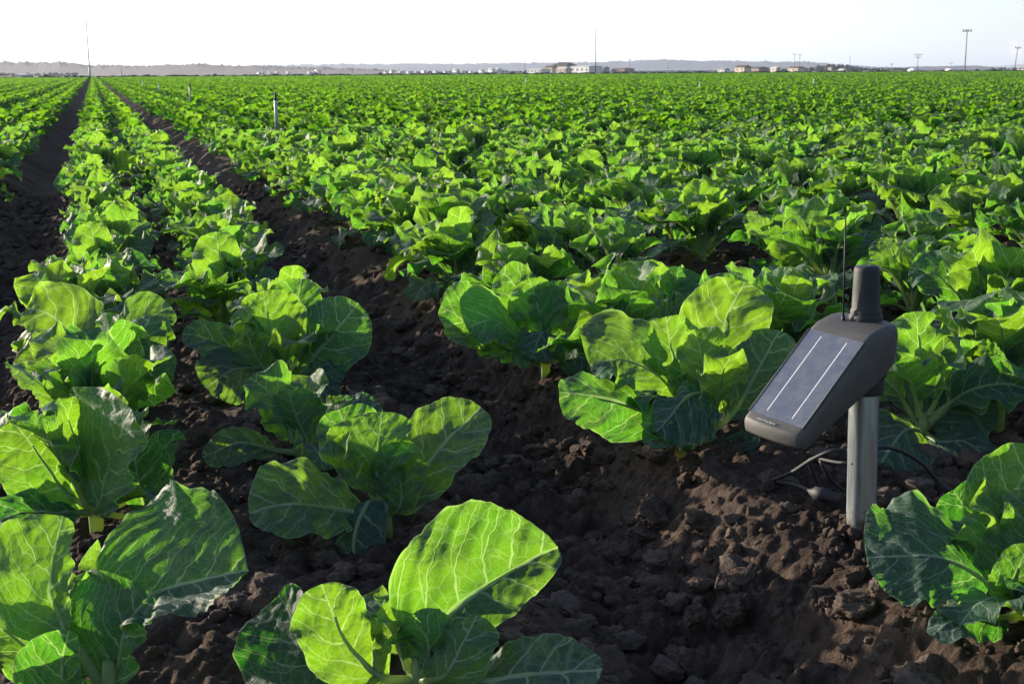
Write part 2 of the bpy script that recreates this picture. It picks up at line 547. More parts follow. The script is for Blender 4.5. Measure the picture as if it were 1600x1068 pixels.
# the rest of the field: bed profile drawn out along the rows, then a plain to the horizon
xs = np.arange(-24, 176, .133); ys = np.concatenate([np.arange(0, 60, 3.0), np.arange(60, 215, 10.0)])
X, Y = np.meshgrid(xs, ys); Z = bed_profile(X) - .02 + .01 * noise2(X * 3, Y * 3, 1)
ins = (X > CC[0] + .1) & (X < CC[1] - .1) & (Y < CC[3] - .3)
Z = np.where(ins, Z - .2, Z)
I = np.arange(X.size).reshape(X.shape)
pa.append((np.stack([X, Y, Z], -1).reshape(-1, 3), np.stack([I[:-1, :-1], I[:-1, 1:], I[1:, 1:], I[1:, :-1]], -1).reshape(-1, 4)))
gv, gq = merge(pa)
tag(link('ground', np_mesh('ground', gv, gq, mats=[M_SOIL])), 'dark clumpy soil of the ploughed field with raised beds and furrows', 'ground', kind='structure')


# ------------------------------------------------------------------ clods
def ico(sub):
    t = (1 + 5 ** .5) / 2
    V = [(-1, t, 0), (1, t, 0), (-1, -t, 0), (1, -t, 0), (0, -1, t), (0, 1, t), (0, -1, -t), (0, 1, -t), (t, 0, -1), (t, 0, 1), (-t, 0, -1), (-t, 0, 1)]
    T = [(0, 11, 5), (0, 5, 1), (0, 1, 7), (0, 7, 10), (0, 10, 11), (1, 5, 9), (5, 11, 4), (11, 10, 2), (10, 7, 6), (7, 1, 8), (3, 9, 4), (3, 4, 2), (3, 2, 6), (3, 6, 8), (3, 8, 9), (4, 9, 5), (2, 4, 11), (6, 2, 10), (8, 6, 7), (9, 8, 1)]
    V = [_n(v) for v in V]
    for _ in range(sub):
        new, cache = [], {}
        def midp(a, b):
            k = (min(a, b), max(a, b))
            if k not in cache:
                cache[k] = len(V); V.append(_n(V[a] + V[b]))
            return cache[k]
        for a, b, c in T:
            x, y, z = midp(a, b), midp(b, c), midp(c, a)
            new += [(a, x, z), (b, y, x), (c, z, y), (x, y, z)]
        T = new
    return np.array(V), np.array(T)


I1, I2, I3, I4 = ico(1), ico(2), ico(3), ico(4)


def clod_shape(base, s, amp=.32):
    V = base[0]
    n = amp * noise3(V[:, 0] * 1.5 + s * 7.1, V[:, 1] * 1.5, V[:, 2] * 1.5, 21)
    # flattened facets where the clod broke
    out = V * (1 + n)[:, None]
    r = np.random.default_rng(s)
    for _ in range(9):
        d = _n(r.normal(size=3)); k = r.uniform(.5, .85)
        h = out @ d
        out = out - np.where(h > k, (h - k) * .93, 0)[:, None] * d
    n2 = .14 * noise3(V[:, 0] * 4 + s, V[:, 1] * 4, V[:, 2] * 4, 22) + .14 * noise3(V[:, 0] * 9 + s, V[:, 1] * 9, V[:, 2] * 9, 23) + (.09 * noise3(V[:, 0] * 19 + s, V[:, 1] * 19, V[:, 2] * 19, 24) if len(V) > 600 else 0)
    out = out * (1 + n2)[:, None]
    return out


def rot_rand(r):
    q = _n(r.normal(size=4)); w, x, y, z = q
    return np.array([[1 - 2 * (y * y + z * z), 2 * (x * y - z * w), 2 * (x * z + y * w)], [2 * (x * y + z * w), 1 - 2 * (x * x + z * z), 2 * (y * z - x * w)], [2 * (x * z - y * w), 2 * (y * z + x * w), 1 - 2 * (x * x + y * y)]])


shp = {1: [clod_shape(I1, s) for s in range(6)], 2: [clod_shape(I2, s) for s in range(16)], 3: [clod_shape(I3, s + 30) for s in range(10)]}
icoT = {1: I1[1], 2: I2[1], 3: I3[1]}
ctone = []
cv, ct, n0 = [], [], 0
r0 = np.random.default_rng(5)
N_CL = 60000
cx = r0.uniform(-1.0, 5.2, N_CL); cyy = .9 + 8.0 * r0.random(N_CL) ** 1.5
keep_f = -bed_profile(cx) / .125
_qx, _qy, _qz = project(np.stack([cx, cyy, cx * 0 - .05], 1))
_vis = (_qx > -60) & (_qx < 1660) & (_qy < 1110)
for x, y, kf, vis in zip(cx, cyy, keep_f, _vis):
    if not vis: continue
    if r0.random() > .45 + .55 * kf: continue
    rad = .0036 + .0270 * r0.random() ** 4.0
    if (y > 4 and rad < .010) or (y > 2.8 and rad < .006): continue
    lod = 3 if rad > .016 and y < 4 else (2 if rad > .0075 else 1)
    sc = rad * np.array([r0.uniform(.8, 1.25), r0.uniform(.8, 1.25), r0.uniform(.6, .95)])
    v = shp[lod][r0.integers(len(shp[lod]))] @ rot_rand(r0).T * sc
    z = float(ground_height(np.array([x]), np.array([y]))[0])
    cv.append(v + [x, y, z + rad * r0.uniform(.1, .55)]); ct.append(icoT[lod] + n0); n0 += len(v); ctone.append(np.full(len(v), r0.random() ** 1.7))
_pb = ground(1345, 832)
for k in range(90):
    a_, d_ = r0.uniform(0, 6.28), .022 + .05 * r0.random() ** 1.5
    rad = r0.uniform(.004, .013) * (1 - 6 * (d_ - .03))
    v = shp[2][r0.integers(16)] @ rot_rand(r0).T * rad
    x, y = _pb[0] + d_ * math.cos(a_), _pb[1] + d_ * math.sin(a_)
    z = float(ground_height(np.array([x]), np.array([y]))[0])
    cv.append(v + [x, y, z + max(0, .018 - .3 * (d_ - .022)) * r0.uniform(.3, 1)]); ct.append(icoT[2] + n0); n0 += len(v); ctone.append(np.full(len(v), r0.random() * .6))
clods = link('soil_crumbs', np_mesh('soil_crumbs', np.concatenate(cv), tris=np.concatenate(ct), attrs={'clod_tone': np.concatenate(ctone)}, mats=[M_CLOD]))
tag(clods, 'loose brown crumbs and lumps of soil strewn over beds and furrows', 'soil', kind='stuff')

# the clods that show largest are things of their own
big = [(1020, 805, .034, 'rounded dark clod of soil, the largest one in the middle furrow'),
       (850, 735, .036, 'flat grey block of soil right of the tall leafy plant in furrow'),
       (980, 855, .024, 'upright grey clod of soil just below the largest rounded clod'),
       (1090, 960, .020, 'pale grey angular clod of soil low in the furrow foreground'),
       (1140, 950, .027, 'brown lumpy clod of soil beside the pale angular foreground clod'),
       (1215, 955, .019, 'smooth grey clod of soil right of the brown lumpy foreground clod'),
       (808, 750, .017, 'small pale pointed clod left of the flat grey soil block'),
       (1060, 882, .014, 'small round reddish clod of soil below the largest rounded clod'),
       (600, 520, .040, 'broad grey clod of soil in the furrow right of big dark leaf'),
       (675, 540, .036, 'sunlit grey clod of soil beside the broad furrow clod'),
       (1125, 865, .020, 'grey wedge shaped clod of soil under the sunlit ridge crumbs'),
       (1300, 950, .022, 'brown clod of soil at the foot of the right leaf')]
for i, (px, py, r, lb) in enumerate(big):
    p = ground(px, py, -.07)
    for _ in range(6):
        zg = float(ground_height(np.array([p[0]]), np.array([p[1]]))[0]); p = ground(px, py, zg + r * .35)
    v = clod_shape(I4, 60 + i, .28) @ rot_rand(np.random.default_rng(i)).T * (r * np.array([1.1, 1.0, .85]))
    o = link('soil_clod', np_mesh('soil_clod', v, tris=I4[1], attrs={'clod_tone': np.full(len(v), (.35, .55, .3, .1)[i % 4])}, mats=[M_CLOD]), loc=tuple(p))
    tag(o, lb, 'soil clod', 'large clods of soil in the middle furrow')


# ------------------------------------------------------------------ leaves
def leaf_geo(ctrl, aL, aR, pet=.2, nv=16, nu=10, seed=0, cup=.10, ruff=.06, quilt=.006, frill=.030, a=.66, b=.43, tone=0.0, stalk=.0055, lobes=.05, teeth=.012, petiole=True, nring=6):
    """one cabbage leaf: midrib through ctrl, half blades reaching out along aL and aR"""
    r = np.random.default_rng(seed)
    S = spline(ctrl, 60)
    seg = np.linalg.norm(np.diff(S, axis=0), axis=1); Ltot = seg.sum(); Lb = Ltot * (1 - pet)
    s = np.linspace(0, 1, nv)
    v = .5 * s + .5 * (.5 - .5 * np.cos(math.pi * s))
    tpar = pet + (1 - pet) * v
    q = np.linspace(0, 1, 60)
    Mv = np.stack([np.interp(tpar, q, S[:, k]) for k in range(3)], 1)
    Tg = np.gradient(S, axis=0); Tg /= np.linalg.norm(Tg, axis=1)[:, None] + 1e-9
    T = np.stack([np.interp(tpar, q, Tg[:, k]) for k in range(3)], 1); T /= np.linalg.norm(T, axis=1)[:, None] + 1e-9
    w = v ** a * (1 - v) ** b; w /= (a / (a + b)) ** a * (b / (a + b)) ** b
    w = np.maximum(w, .012)
    u = np.linspace(-1, 1, nu * 2 + 1); u = np.sign(u) * np.abs(u) ** .9

    def perp(av):
        l = np.linalg.norm(av)
        p = av[None] - T * (T @ av)[:, None]
        p = .75 * p + .25 * av[None]
        return p / (np.linalg.norm(p, axis=1)[:, None] + 1e-9) * l
    sL, sR = perp(np.asarray(aL, float)), perp(np.asarray(aR, float))
    lL, lR = np.linalg.norm(aL), np.linalg.norm(aR)
    N = np.cross(sR / lR - sL / lL, T); N /= np.linalg.norm(N, axis=1)[:, None] + 1e-9
    W = .5 * (lL + lR)
    U, Vv = np.meshgrid(u, v)
    isR = U > 0
    ph = r.uniform(0, 50, 6)
    sd_ = np.where(isR, 3.7, 0)
    wl = 1 + lobes * (noise2(Vv * 6 + ph[0] + sd_, 0 * Vv, 31)) + teeth * noise2(Vv * 24 + ph[1] + sd_, 0 * Vv, 32)
    # notches where the margin folds
    wl = wl - lobes * .9 * np.clip(noise2(Vv * 9 + ph[2] + sd_, 0 * Vv, 33) - .45, 0, 1)
    au = np.abs(U)
    wide = w[:, None] * wl
    side = np.where(isR[..., None], sR[:, None, :], sL[:, None, :]) * (au * wide)[..., None]
    hw = np.where(isR, lR, lL) * wide
    xm = U * hw / Lb
    # relief: cupping, ruffled margin, quilting between the side veins
    z = cup * W * au ** 2 * w[:, None]
    k1 = r.uniform(2.2, 3.4)
    ru = np.sin(2 * math.pi * (k1 * Vv) + ph[3] + sd_ * 2.1) + .7 * noise2(Vv * 9 + ph[4] + sd_, au * 1.2, 34) + .75 * noise2(Vv * 15 + ph[5] + sd_, au * 2, 35)
    z = z + ruff * W * ru * au ** 2.6 * np.minimum(1, w[:, None] * 1.3)
    rnd = r.random()
    phase = 5.0 * (Vv - .62 * np.abs(xm) - 1.3 * xm ** 2) + .42 * isR + rnd
    z = z + quilt * Lb * (-np.cos(2 * math.pi * phase)) * np.clip(au * 2.2, 0, 1) * (1 - .4 * au)
    z = z + frill * W * (np.cos(4 * math.pi * phase) + .6 * noise2(Vv * 21 + ph[1] + sd_, au * 3, 38)) * au ** 2.2 * np.minimum(1, w[:, None] * 1.3)
    z = z + .019 * Lb * noise2(xm * 7 + ph[0], Vv * 7, 36) + .006 * Lb * noise2(xm * 24 + ph[0], Vv * 24, 37)
    P = Mv[:, None, :] + side + N[:, None, :] * z[..., None]
    nU = len(u)
    I = np.arange(nv * nU).reshape(nv, nU)
    Q = np.stack([I[:-1, :-1], I[:-1, 1:], I[1:, 1:], I[1:, :-1]], -1).reshape(-1, 4)
    P = P.reshape(-1, 3)
    uv = np.stack([xm + .5, Vv], -1).reshape(-1, 2)
    edge = au.ravel().copy(); edge[:nU] *= .5
    edge = np.maximum(edge, np.where(Vv.ravel() > .997, 1, 0))
    midx = np.zeros(len(Q), int)
    nb = len(P)
    if petiole:
        tp = np.linspace(0, pet + (1 - pet) * .72, 14)
        pm = np.stack([np.interp(tp, q, S[:, k]) for k in range(3)], 1)
        tt = np.stack([np.interp(tp, q, Tg[:, k]) for k in range(3)], 1); tt /= np.linalg.norm(tt, axis=1)[:, None] + 1e-9
        nn = np.stack([np.interp(tp, tpar, N[:, k]) for k in range(3)], 1); nn -= tt * np.sum(nn * tt, 1)[:, None]; nn /= np.linalg.norm(nn, axis=1)[:, None] + 1e-9
        bb = np.cross(tt, nn)
        rad = np.interp(tp, [0, pet, pet + (1 - pet) * .35, 1], [stalk * 1.25, stalk * .85, stalk * .42, stalk * .05])
        off = np.interp(tp, [0, pet, pet + .12, 1], [0, .3, .85, .95])
        ang = np.arange(nring) * 2 * math.pi / nring
        ring = (pm - nn * (rad * off)[:, None])[:, None, :] + rad[:, None, None] * (np.cos(ang)[None, :, None] * bb[:, None, :] * 1.1 + np.sin(ang)[None, :, None] * nn[:, None, :] * .85)
        J = np.arange(14 * nring).reshape(14, nring) + nb
        Qp = np.stack([J[:-1], np.roll(J[:-1], -1, 1), np.roll(J[1:], -1, 1), J[1:]], -1).reshape(-1, 4)
        P = np.concatenate([P, ring.reshape(-1, 3)]); Q = np.concatenate([Q, Qp]); midx = np.concatenate([midx, np.ones(len(Qp), int)])
        uv = np.concatenate([uv, np.full((14 * nring, 2), .5)]); edge = np.concatenate([edge, np.zeros(14 * nring)])
    return dict(V=P, Q=Q, uv=uv, edge=edge, midx=midx, rnd=rnd, tone=tone)


def geo_mesh(name, geos, mats):
    V, Q, uv, ed, mi, rn, tn, n = [], [], [], [], [], [], [], 0
    for q in geos:
        V.append(q['V']); Q.append(q['Q'] + n); uv.append(q['uv']); ed.append(q['edge']); mi.append(q['midx'])
        rn.append(np.full(len(q['V']), q['rnd'])); tn.append(np.full(len(q['V']), q['tone'])); n += len(q['V'])
    cat = np.concatenate
    return np_mesh(name, cat(V), cat(Q), uv=cat(uv), attrs={'leaf_edge': cat(ed), 'leaf_rand': cat(rn), 'leaf_tone': cat(tn)}, mats=mats, midx=cat(mi))


def random_leaf(r, az, t, scale=1.0):
    """control points of a leaf of a rosette: t 0 = old outer leaf, 1 = young heart leaf"""
    el = np.interp(t, [0, .35, .7, 1], [40, 64, 76, 86]) + r.normal(0, 10)
    bend = np.interp(t, [0, .35, .7, 1], [85, 62, 38, -15]) * r.uniform(.6, 1.6)
    L = np.interp(t, [0, .3, .7, 1], [.158, .205, .188, .115]) * r.uniform(.88, 1.12) * scale
    pet = np.interp(t, [0, .5, 1], [.28, .20, .12])
    W = np.interp(t, [0, .3, .7, 1], [.053, .068, .064, .043]) * r.uniform(.88, 1.15) * scale
    n = 7
    p = np.array([.012 * math.cos(az), .012 * math.sin(az), np.interp(t, [0, 1], [.02, .075]) * scale])
    pts = [p]
    azc = az
    for i in range(1, n):
        e = R(el - bend * (i / (n - 1)) ** 1.6)
        azc += r.normal(0, .05)
        p = p + L / (n - 1) * np.array([math.cos(e) * math.cos(azc), math.cos(e) * math.sin(azc), math.sin(e)])
        pts.append(p)
    pts = np.array(pts)
    T = _n(pts[-1] - pts[2]); rt = _n(np.cross(T, [0, 0, 1.0]) if abs(T[2]) < .98 else np.array([math.sin(az), -math.cos(az), 0]))
    rt0 = np.array([math.sin(az), -math.cos(az), 0.0]); rt = _n(.4 * rt + .6 * rt0) if np.dot(rt, rt0) > 0 else rt0
    nrm = np.cross(rt, T)
    roll = r.normal(0, .28)
    rt, nrm = rt * math.cos(roll) + nrm * math.sin(roll), nrm * math.cos(roll) - rt * math.sin(roll)
    cu = np.interp(t, [0, .5, 1], [.02, .18, .55]) + r.normal(0, .16)
    aR = (rt * math.cos(cu) + nrm * math.sin(cu)) * W * r.uniform(.85, 1.1)
    aL = (-rt * math.cos(cu) + nrm * math.sin(cu)) * W * r.uniform(.85, 1.1)
    return dict(ctrl=pts, aL=aL, aR=aR, pet=pet, cup=r.uniform(-.12, .16), ruff=np.interp(t, [0, 1], [.13, .26]) * r.uniform(.6, 1.6),
                tone=float(np.clip(t * .75 + r.normal(0, .12), 0, 1)), a=r.uniform(.5, .7), b=r.uniform(.33, .44), lobes=r.uniform(.03, .06), teeth=.012)


def plant_leaves(seed, nleaf=12):
    r = np.random.default_rng(seed)
    az = r.uniform(0, 6.28); out = []
    for i in range(nleaf):
        t = i / (nleaf - 1)
        az += 2.399 + r.normal(0, .25)
        out.append(random_leaf(r, az, t))
    return out


def stem_mesh():
    mb = MB()
    mb.tube([[0, 0, -.03], [.001, 0, .0], [0, .001, .03], [0, 0, .06]], [.010, .011, .0105, .006], 10)
    return mb


# ------------------------------------------------------------------ hero plants (the ones that fill the foreground)
def hero(base_px, label, leaves, filler=(), zb=None, fill_scale=.8, seed=0):
    b = ground(*base_px, zb if zb is not None else -.004)
    _, _, z0 = project(b); z0 = float(z0[0])
    root = empty('cabbage_plant', tuple(b))
    tag(root, label, 'cabbage plant', PLANT_GROUP)
    mb = stem_mesh(); mb.build('stem', M_STALK, root)
    for i, lf in enumerate(leaves):
        mid, L, Rr, kw = lf[0], lf[1], lf[2], dict(lf[3]) if len(lf) > 3 else {}
        pts = np.array([at(x, y, z0 + d) for x, y, d in mid])
        pts[0] = b + np.array([0, 0, .03]) + .25 * (pts[0] - b - np.array([0, 0, .03]))
        pet = kw.pop('pet', .25)
        ws = kw.pop('ws', .58)
        S = spline(pts, 60)
        M = S[int((pet + (1 - pet) * ws) * 59)]
        aL = at(L[0], L[1], z0 + L[2]) - M; aR = at(Rr[0], Rr[1], z0 + Rr[2]) - M
        k = dict(seed=seed * 50 + i, cup=.08, ruff=.12, lobes=.075, teeth=.018, tone=.25, nv=72, nu=26, nring=10, quilt=.0055, frill=.016)
        k.update(kw)
        link('leaf', geo_mesh('leaf', [leaf_geo(pts - b, aL, aR, pet=pet, **k)], [M_LEAF, M_STALK]), root)
    r = np.random.default_rng(900 + seed)
    for j, (azd, t) in enumerate(filler):
        d = random_leaf(r, R(azd), t, fill_scale)
        link('leaf', geo_mesh('leaf', [leaf_geo(nv=30, nu=12, seed=700 + seed * 20 + j, nring=8, **d)], [M_LEAF, M_STALK]), root)
    HERO_POS.append((b[0], b[1]))
    return root


PLANT_GROUP = 'cabbage plants growing in the rows'
HERO_POS = []

hero((655, 1098), 'front cabbage plant in the centre with the largest wavy backlit leaf', [
    ([(650, 1090, 0), (668, 1010, -.02), (712, 950, -.01), (790, 897, .04), (873, 853, .08)], (650, 836, .0), (772, 968, -.02), dict(pet=.16, cup=-.05, ruff=.11, tone=.35, a=.5, b=.5, ws=.5, quilt=.008, lobes=.07)),
    ([(655, 1095, 0), (720, 1072, -.05), (830, 1052, -.10), (943, 1050, -.13)], (820, 1000, -.06), (835, 1108, -.16), dict(pet=.12, tone=0, ruff=.03, cup=.05)),
    ([(640, 1090, 0), (560, 1072, -.02), (480, 1005, .03), (438, 930, .08)], (385, 1035, .04), (478, 955, .05), dict(pet=.2, tone=0, ruff=.06)),
    ([(640, 1085, 0), (592, 1055, -.02), (540, 1000, -.03), (502, 912, -.02)], (460, 985, -.04), (588, 965, .0), dict(pet=.2, tone=.5, ruff=.14, a=.5)),
    ([(655, 1090, 0), (668, 1040, -.03), (668, 1000, -.05), (640, 962, -.05)], (630, 1010, 0), (712, 985, -.03), dict(pet=.2, tone=.5, ruff=.22, lobes=.12)),
    ([(655, 1090, 0), (690, 1060, -.06), (715, 1020, -.07), (745, 960, -.05)], (675, 1005, -.03), (765, 1030, -.08), dict(pet=.2, tone=.2, ruff=.18)),
], [(140, .85), (110, .6), (75, .3)], seed=1, fill_scale=.6)

hero((602, 828), 'tall cabbage plant in mid furrow edge with long stalked leaf rising to the right', [
    ([(612, 825, 0), (648, 762, 0), (682, 708, 0), (752, 636, .02)], (640, 655, .03), (742, 712, -.03), dict(pet=.04, tone=.25, a=.55, b=.40, ruff=.05, ws=.62)),
    ([(605, 822, 0), (592, 775, -.02), (590, 715, -.03), (598, 643, -.02)], (512, 715, -.01), (647, 685, -.04), dict(pet=.22, tone=.65, ruff=.13, cup=.12, quilt=.008)),
    ([(600, 822, 0), (556, 800, -.05), (470, 787, -.1), (389, 800, -.12)], (475, 838, -.14), (455, 722, -.06), dict(pet=.16, tone=.65, ruff=.10)),
    ([(600, 815, 0), (576, 783, -.05), (552, 850, -.1), (575, 952, -.13)], (606, 862, -.09), (522, 868, -.1), dict(pet=.1, tone=0, ruff=.07, cup=-.1)),
    ([(590, 830, 0), (545, 868, -.06), (480, 892, -.1), (416, 900, -.12)], (478, 938, -.14), (482, 860, -.06), dict(pet=.18, tone=0, ruff=.06)),
    ([(605, 822, 0), (625, 790, -.02), (628, 740, -.03), (640, 690, -.04)], (580, 735, -.03), (665, 735, -.05), dict(pet=.15, tone=.5, ruff=.16)),
    ([(600, 822, .02), (560, 730, .06), (530, 640, .09)], (500, 680, .07), (585, 650, .09), dict(pet=.3, tone=.4, ruff=.1)),
], [(110, .5), (150, .7), (200, .1), (70, .25)], seed=2, fill_scale=.7)

hero((470, 728), 'small cabbage plant between two bigger ones with crinkled yellowish top leaf', [
    ([(480, 728, 0), (480, 690, -.01), (462, 650, -.02), (450, 608, -.02)], (408, 655, 0), (510, 645, 0), dict(pet=.2, tone=.65, ruff=.15, quilt=.008)),
    ([(470, 725, 0), (430, 702, -.02), (372, 692, -.05), (317, 715, -.07)], (378, 724, -.08), (368, 667, -.03), dict(pet=.22, tone=0, ruff=.05)),
    ([(485, 720, 0), (510, 665, .06), (592, 630, .10)], (530, 622, .12), (565, 668, .04), dict(pet=.2, tone=.1)),
    ([(480, 725, 0), (505, 690, -.02), (520, 650, -.01), (545, 625, .0)], (490, 650, .02), (545, 680, -.03), dict(pet=.2, tone=.6, ruff=.14)),
], [(150, .7), (60, .7), (330, .1), (280, .15)], seed=3, fill_scale=.75)

hero((442, 612), 'cabbage plant with wide dark spread leaves, the last before the row thickens', [
    ([(446, 612, 0), (462, 596, 0), (492, 556, 0), (522, 520, 0), (560, 474, .02)], (462, 505, .03), (545, 580, -.03), dict(pet=.08, tone=.2, ws=.6, b=.4, ruff=.05)),
    ([(432, 606, 0), (426, 565, 0), (420, 510, 0), (412, 455, .01)], (362, 510, .01), (478, 490, .01), dict(pet=.2, tone=.9, ruff=.17, quilt=.008)),
    ([(436, 605, 0), (405, 575, -.05), (362, 578, -.1), (322, 606, -.13)], (372, 630, -.14), (335, 546, -.05), dict(pet=.18, tone=0, ruff=.07)),
    ([(430, 602, 0), (382, 555, .02), (332, 532, 0), (285, 520, -.02)], (330, 564, -.06), (345, 506, .04), dict(pet=.25, tone=0, ruff=.06)),
    ([(436, 602, .02), (455, 520, .07), (472, 436, .09)], (420, 470, .08), (494, 472, .07), dict(pet=.25, tone=.5)),
    ([(436, 606, 0), (425, 590, -.04), (400, 555, -.06), (385, 520, -.06)], (370, 575, -.06), (435, 545, -.06), dict(pet=.15, tone=.7, ruff=.22)),
    ([(440, 610, 0), (470, 600, -.06), (500, 600, -.1), (520, 640, -.12)], (505, 570, -.06), (475, 640, -.13), dict(pet=.2, tone=0, ruff=.08)),
], [(120, .8), (80, .5), (160, .6), (320, .1), (20, .3), (275, .5)], seed=4, fill_scale=.8)

hero((175, 1112), 'big leaved cabbage plant in the bottom left corner with a broad drooping dark leaf', [
    ([(170, 1105, 0), (185, 1015, 0), (207, 950, 0), (245, 925, 0), (315, 908, -.01), (388, 890, -.02)], (205, 792, .06), (262, 968, -.07), dict(pet=.30, tone=0, ruff=.08, cup=.05, a=.5, b=.38, ws=.45, quilt=.008)),
    ([(170, 1105, 0), (182, 1045, -.01), (198, 975, -.02), (238, 926, -.03)], (86, 985, .02), (222, 1000, -.03), dict(pet=.04, tone=.2, ruff=.12, a=.45)),
    ([(110, 1050, 0), (86, 950, 0), (82, 880, .01), (100, 806, .02)], (-20, 880, .02), (108, 905, .0), dict(pet=.25, tone=.8, ruff=.10, cup=.08)),
    ([(140, 1105, 0), (105, 1070, -.05), (98, 1030, -.06), (108, 984, -.06)], (22, 1062, -.07), (124, 1048, -.05), dict(pet=.1, tone=.2, ruff=.1)),
    ([(150, 1105, 0), (80, 1040, 0), (10, 985, 0), (-50, 960, 0)], (10, 1060, -.05), (50, 935, .04), dict(pet=.15, tone=0, ruff=.08)),
    ([(170, 1105, .02), (100, 990, .04), (70, 900, .06)], (20, 960, .05), (140, 930, .06), dict(pet=.2, tone=.2, ruff=.1)),
], [(80, .7)], seed=5, fill_scale=.8)

hero((150, 822), 'cabbage plant at the left edge with an upright grey leaf and a glowing oval leaf', [
    ([(150, 822, 0), (155, 785, -.04), (172, 720, -.07), (204, 638, -.11)], (88, 700, .02), (196, 756, -.13), dict(pet=.12, tone=.0, ruff=.07, cup=-.08)),
    ([(180, 825, .02), (222, 803, .03), (217, 757, .03), (206, 682, .04)], (186, 742, .03), (272, 748, .03), dict(pet=.22, tone=.2, ruff=.03, lobes=.02)),
    ([(135, 810, 0), (98, 762, -.02), (62, 712, -.02), (20, 655, -.01)], (0, 765, -.05), (112, 690, .03), dict(pet=.05, tone=.1, ruff=.05)),
    ([(150, 810, .02), (150, 730, .06), (142, 665, .08), (132, 608, .09)], (94, 668, .07), (206, 650, .08), dict(pet=.25, tone=.6, ruff=.09)),
    ([(140, 815, 0), (80, 800, -.06), (30, 800, -.1), (-10, 820, -.12)], (40, 835, -.13), (40, 770, -.06), dict(pet=.15, tone=0)),
    ([(150, 815, 0), (110, 800, -.02), (70, 770, -.02), (20, 770, -.03)], (60, 800, -.05), (80, 745, .0), dict(pet=.15, tone=.5, ruff=.15)),
    ([(190, 820, .03), (230, 760, .08), (262, 695, .10), (290, 685, .1)], (240, 690, .1), (275, 710, .08), dict(pet=.4, tone=.1)),
], [(150, .7), (100, .5), (60, .6), (200, .4), (330, .1)], seed=6, fill_scale=.85)

hero((190, 655), 'cabbage plant in the left row with a rounded two toned leaf facing furrow', [
    ([(195, 652, 0), (210, 612, 0), (228, 580, 0), (250, 536, .01)], (160, 560, .03), (272, 595, -.03), dict(pet=.1, tone=.15, ruff=.04)),
    ([(185, 650, .03), (170, 590, .06), (165, 545, .08), (200, 518, .08)], (130, 570, .06), (190, 560, .08), dict(pet=.2, tone=.5)),
    ([(180, 650, 0), (120, 600, 0), (70, 570, 0), (25, 560, 0)], (60, 600, -.04), (75, 535, .05), dict(pet=.2, tone=.7, ruff=.12)),
    ([(185, 650, .03), (130, 560, .1), (90, 500, .13), (40, 480, .14)], (60, 540, .1), (110, 455, .16), dict(pet=.25, tone=.5, ruff=.12)),
    ([(190, 650, .03), (215, 560, .1), (235, 500, .13), (268, 480, .14)], (195, 490, .15), (270, 530, .1), dict(pet=.3, tone=.3, ruff=.1)),
    ([(185, 650, 0), (160, 640, -.05), (120, 620, -.08), (90, 640, -.1)], (130, 655, -.1), (120, 600, -.05), dict(pet=.2, tone=.4, ruff=.12)),
    ([(185, 650, 0), (140, 590, .05), (115, 530, .07)], (85, 560, .07), (150, 545, .07), dict(pet=.2, tone=.7, ruff=.15)),
], [(60, .4), (120, .6), (200, .8), (270, .5), (160, .3), (220, .2)], seed=7, fill_scale=1.0)

hero((1108, 697), 'cabbage plant left of the solar sensor with crumpled pale front leaf', [
    ([(1095, 692, 0), (1040, 655, -.03), (960, 627, -.07), (874, 612, -.1)], (935, 677, -.12), (928, 590, -.03), dict(pet=.22, tone=.25, ruff=.06, cup=.03)),
    ([(1100, 690, 0), (1068, 632, 0), (1022, 582, 0), (968, 560, .01), (922, 572, 0)], (955, 602, -.05), (948, 496, .07), dict(pet=.35, tone=.15, ruff=.09)),
    ([(1098, 690, .03), (1062, 600, .05), (1040, 495, .07)], (995, 530, .06), (1090, 525, .08), dict(pet=.25, tone=.4, ruff=.12)),
    ([(1110, 690, .04), (1112, 600, .08), (1135, 500, .10), (1165, 440, .12)], (1060, 520, .09), (1195, 500, .1), dict(pet=.25, tone=.7, ruff=.15)),
    ([(1108, 690, 0), (1112, 625, -.05), (1078, 615, -.1), (1025, 675, -.14)], (1098, 690, -.15), (1035, 625, -.07), dict(pet=.25, tone=0, ruff=.22, lobes=.1, quilt=.012)),
    ([(1100, 690, 0), (1085, 640, -.01), (1070, 555, .0)], (1044, 600, 0), (1106, 590, 0), dict(pet=.2, tone=.4, ruff=.22, quilt=.010)),
    ([(1112, 696, 0), (1150, 640, 0), (1178, 590, 0), (1218, 516, .02)], (1136, 575, .03), (1232, 590, -.02), dict(pet=.18, tone=.05, ruff=.07, ws=.6, b=.38)),
    ([(1110, 697, 0), (1146, 690, -.02), (1187, 690, -.04)], (1163, 672, 0), (1163, 706, -.05), dict(pet=.3, tone=0, ruff=.03)),
    ([(1105, 695, 0), (1080, 680, -.06), (1050, 680, -.1), (1005, 690, -.13)], (1040, 695, -.14), (1050, 655, -.07), dict(pet=.2, tone=.3, ruff=.1)),
    ([(1108, 690, .03), (1150, 600, .1), (1180, 530, .14)], (1130, 560, .12), (1215, 545, .12), dict(pet=.25, tone=.1, ruff=.08)),
], [(110, .8), (60, .6), (130, .5), (200, .1), (160, .35), (265, .8)], seed=8, fill_scale=.9)

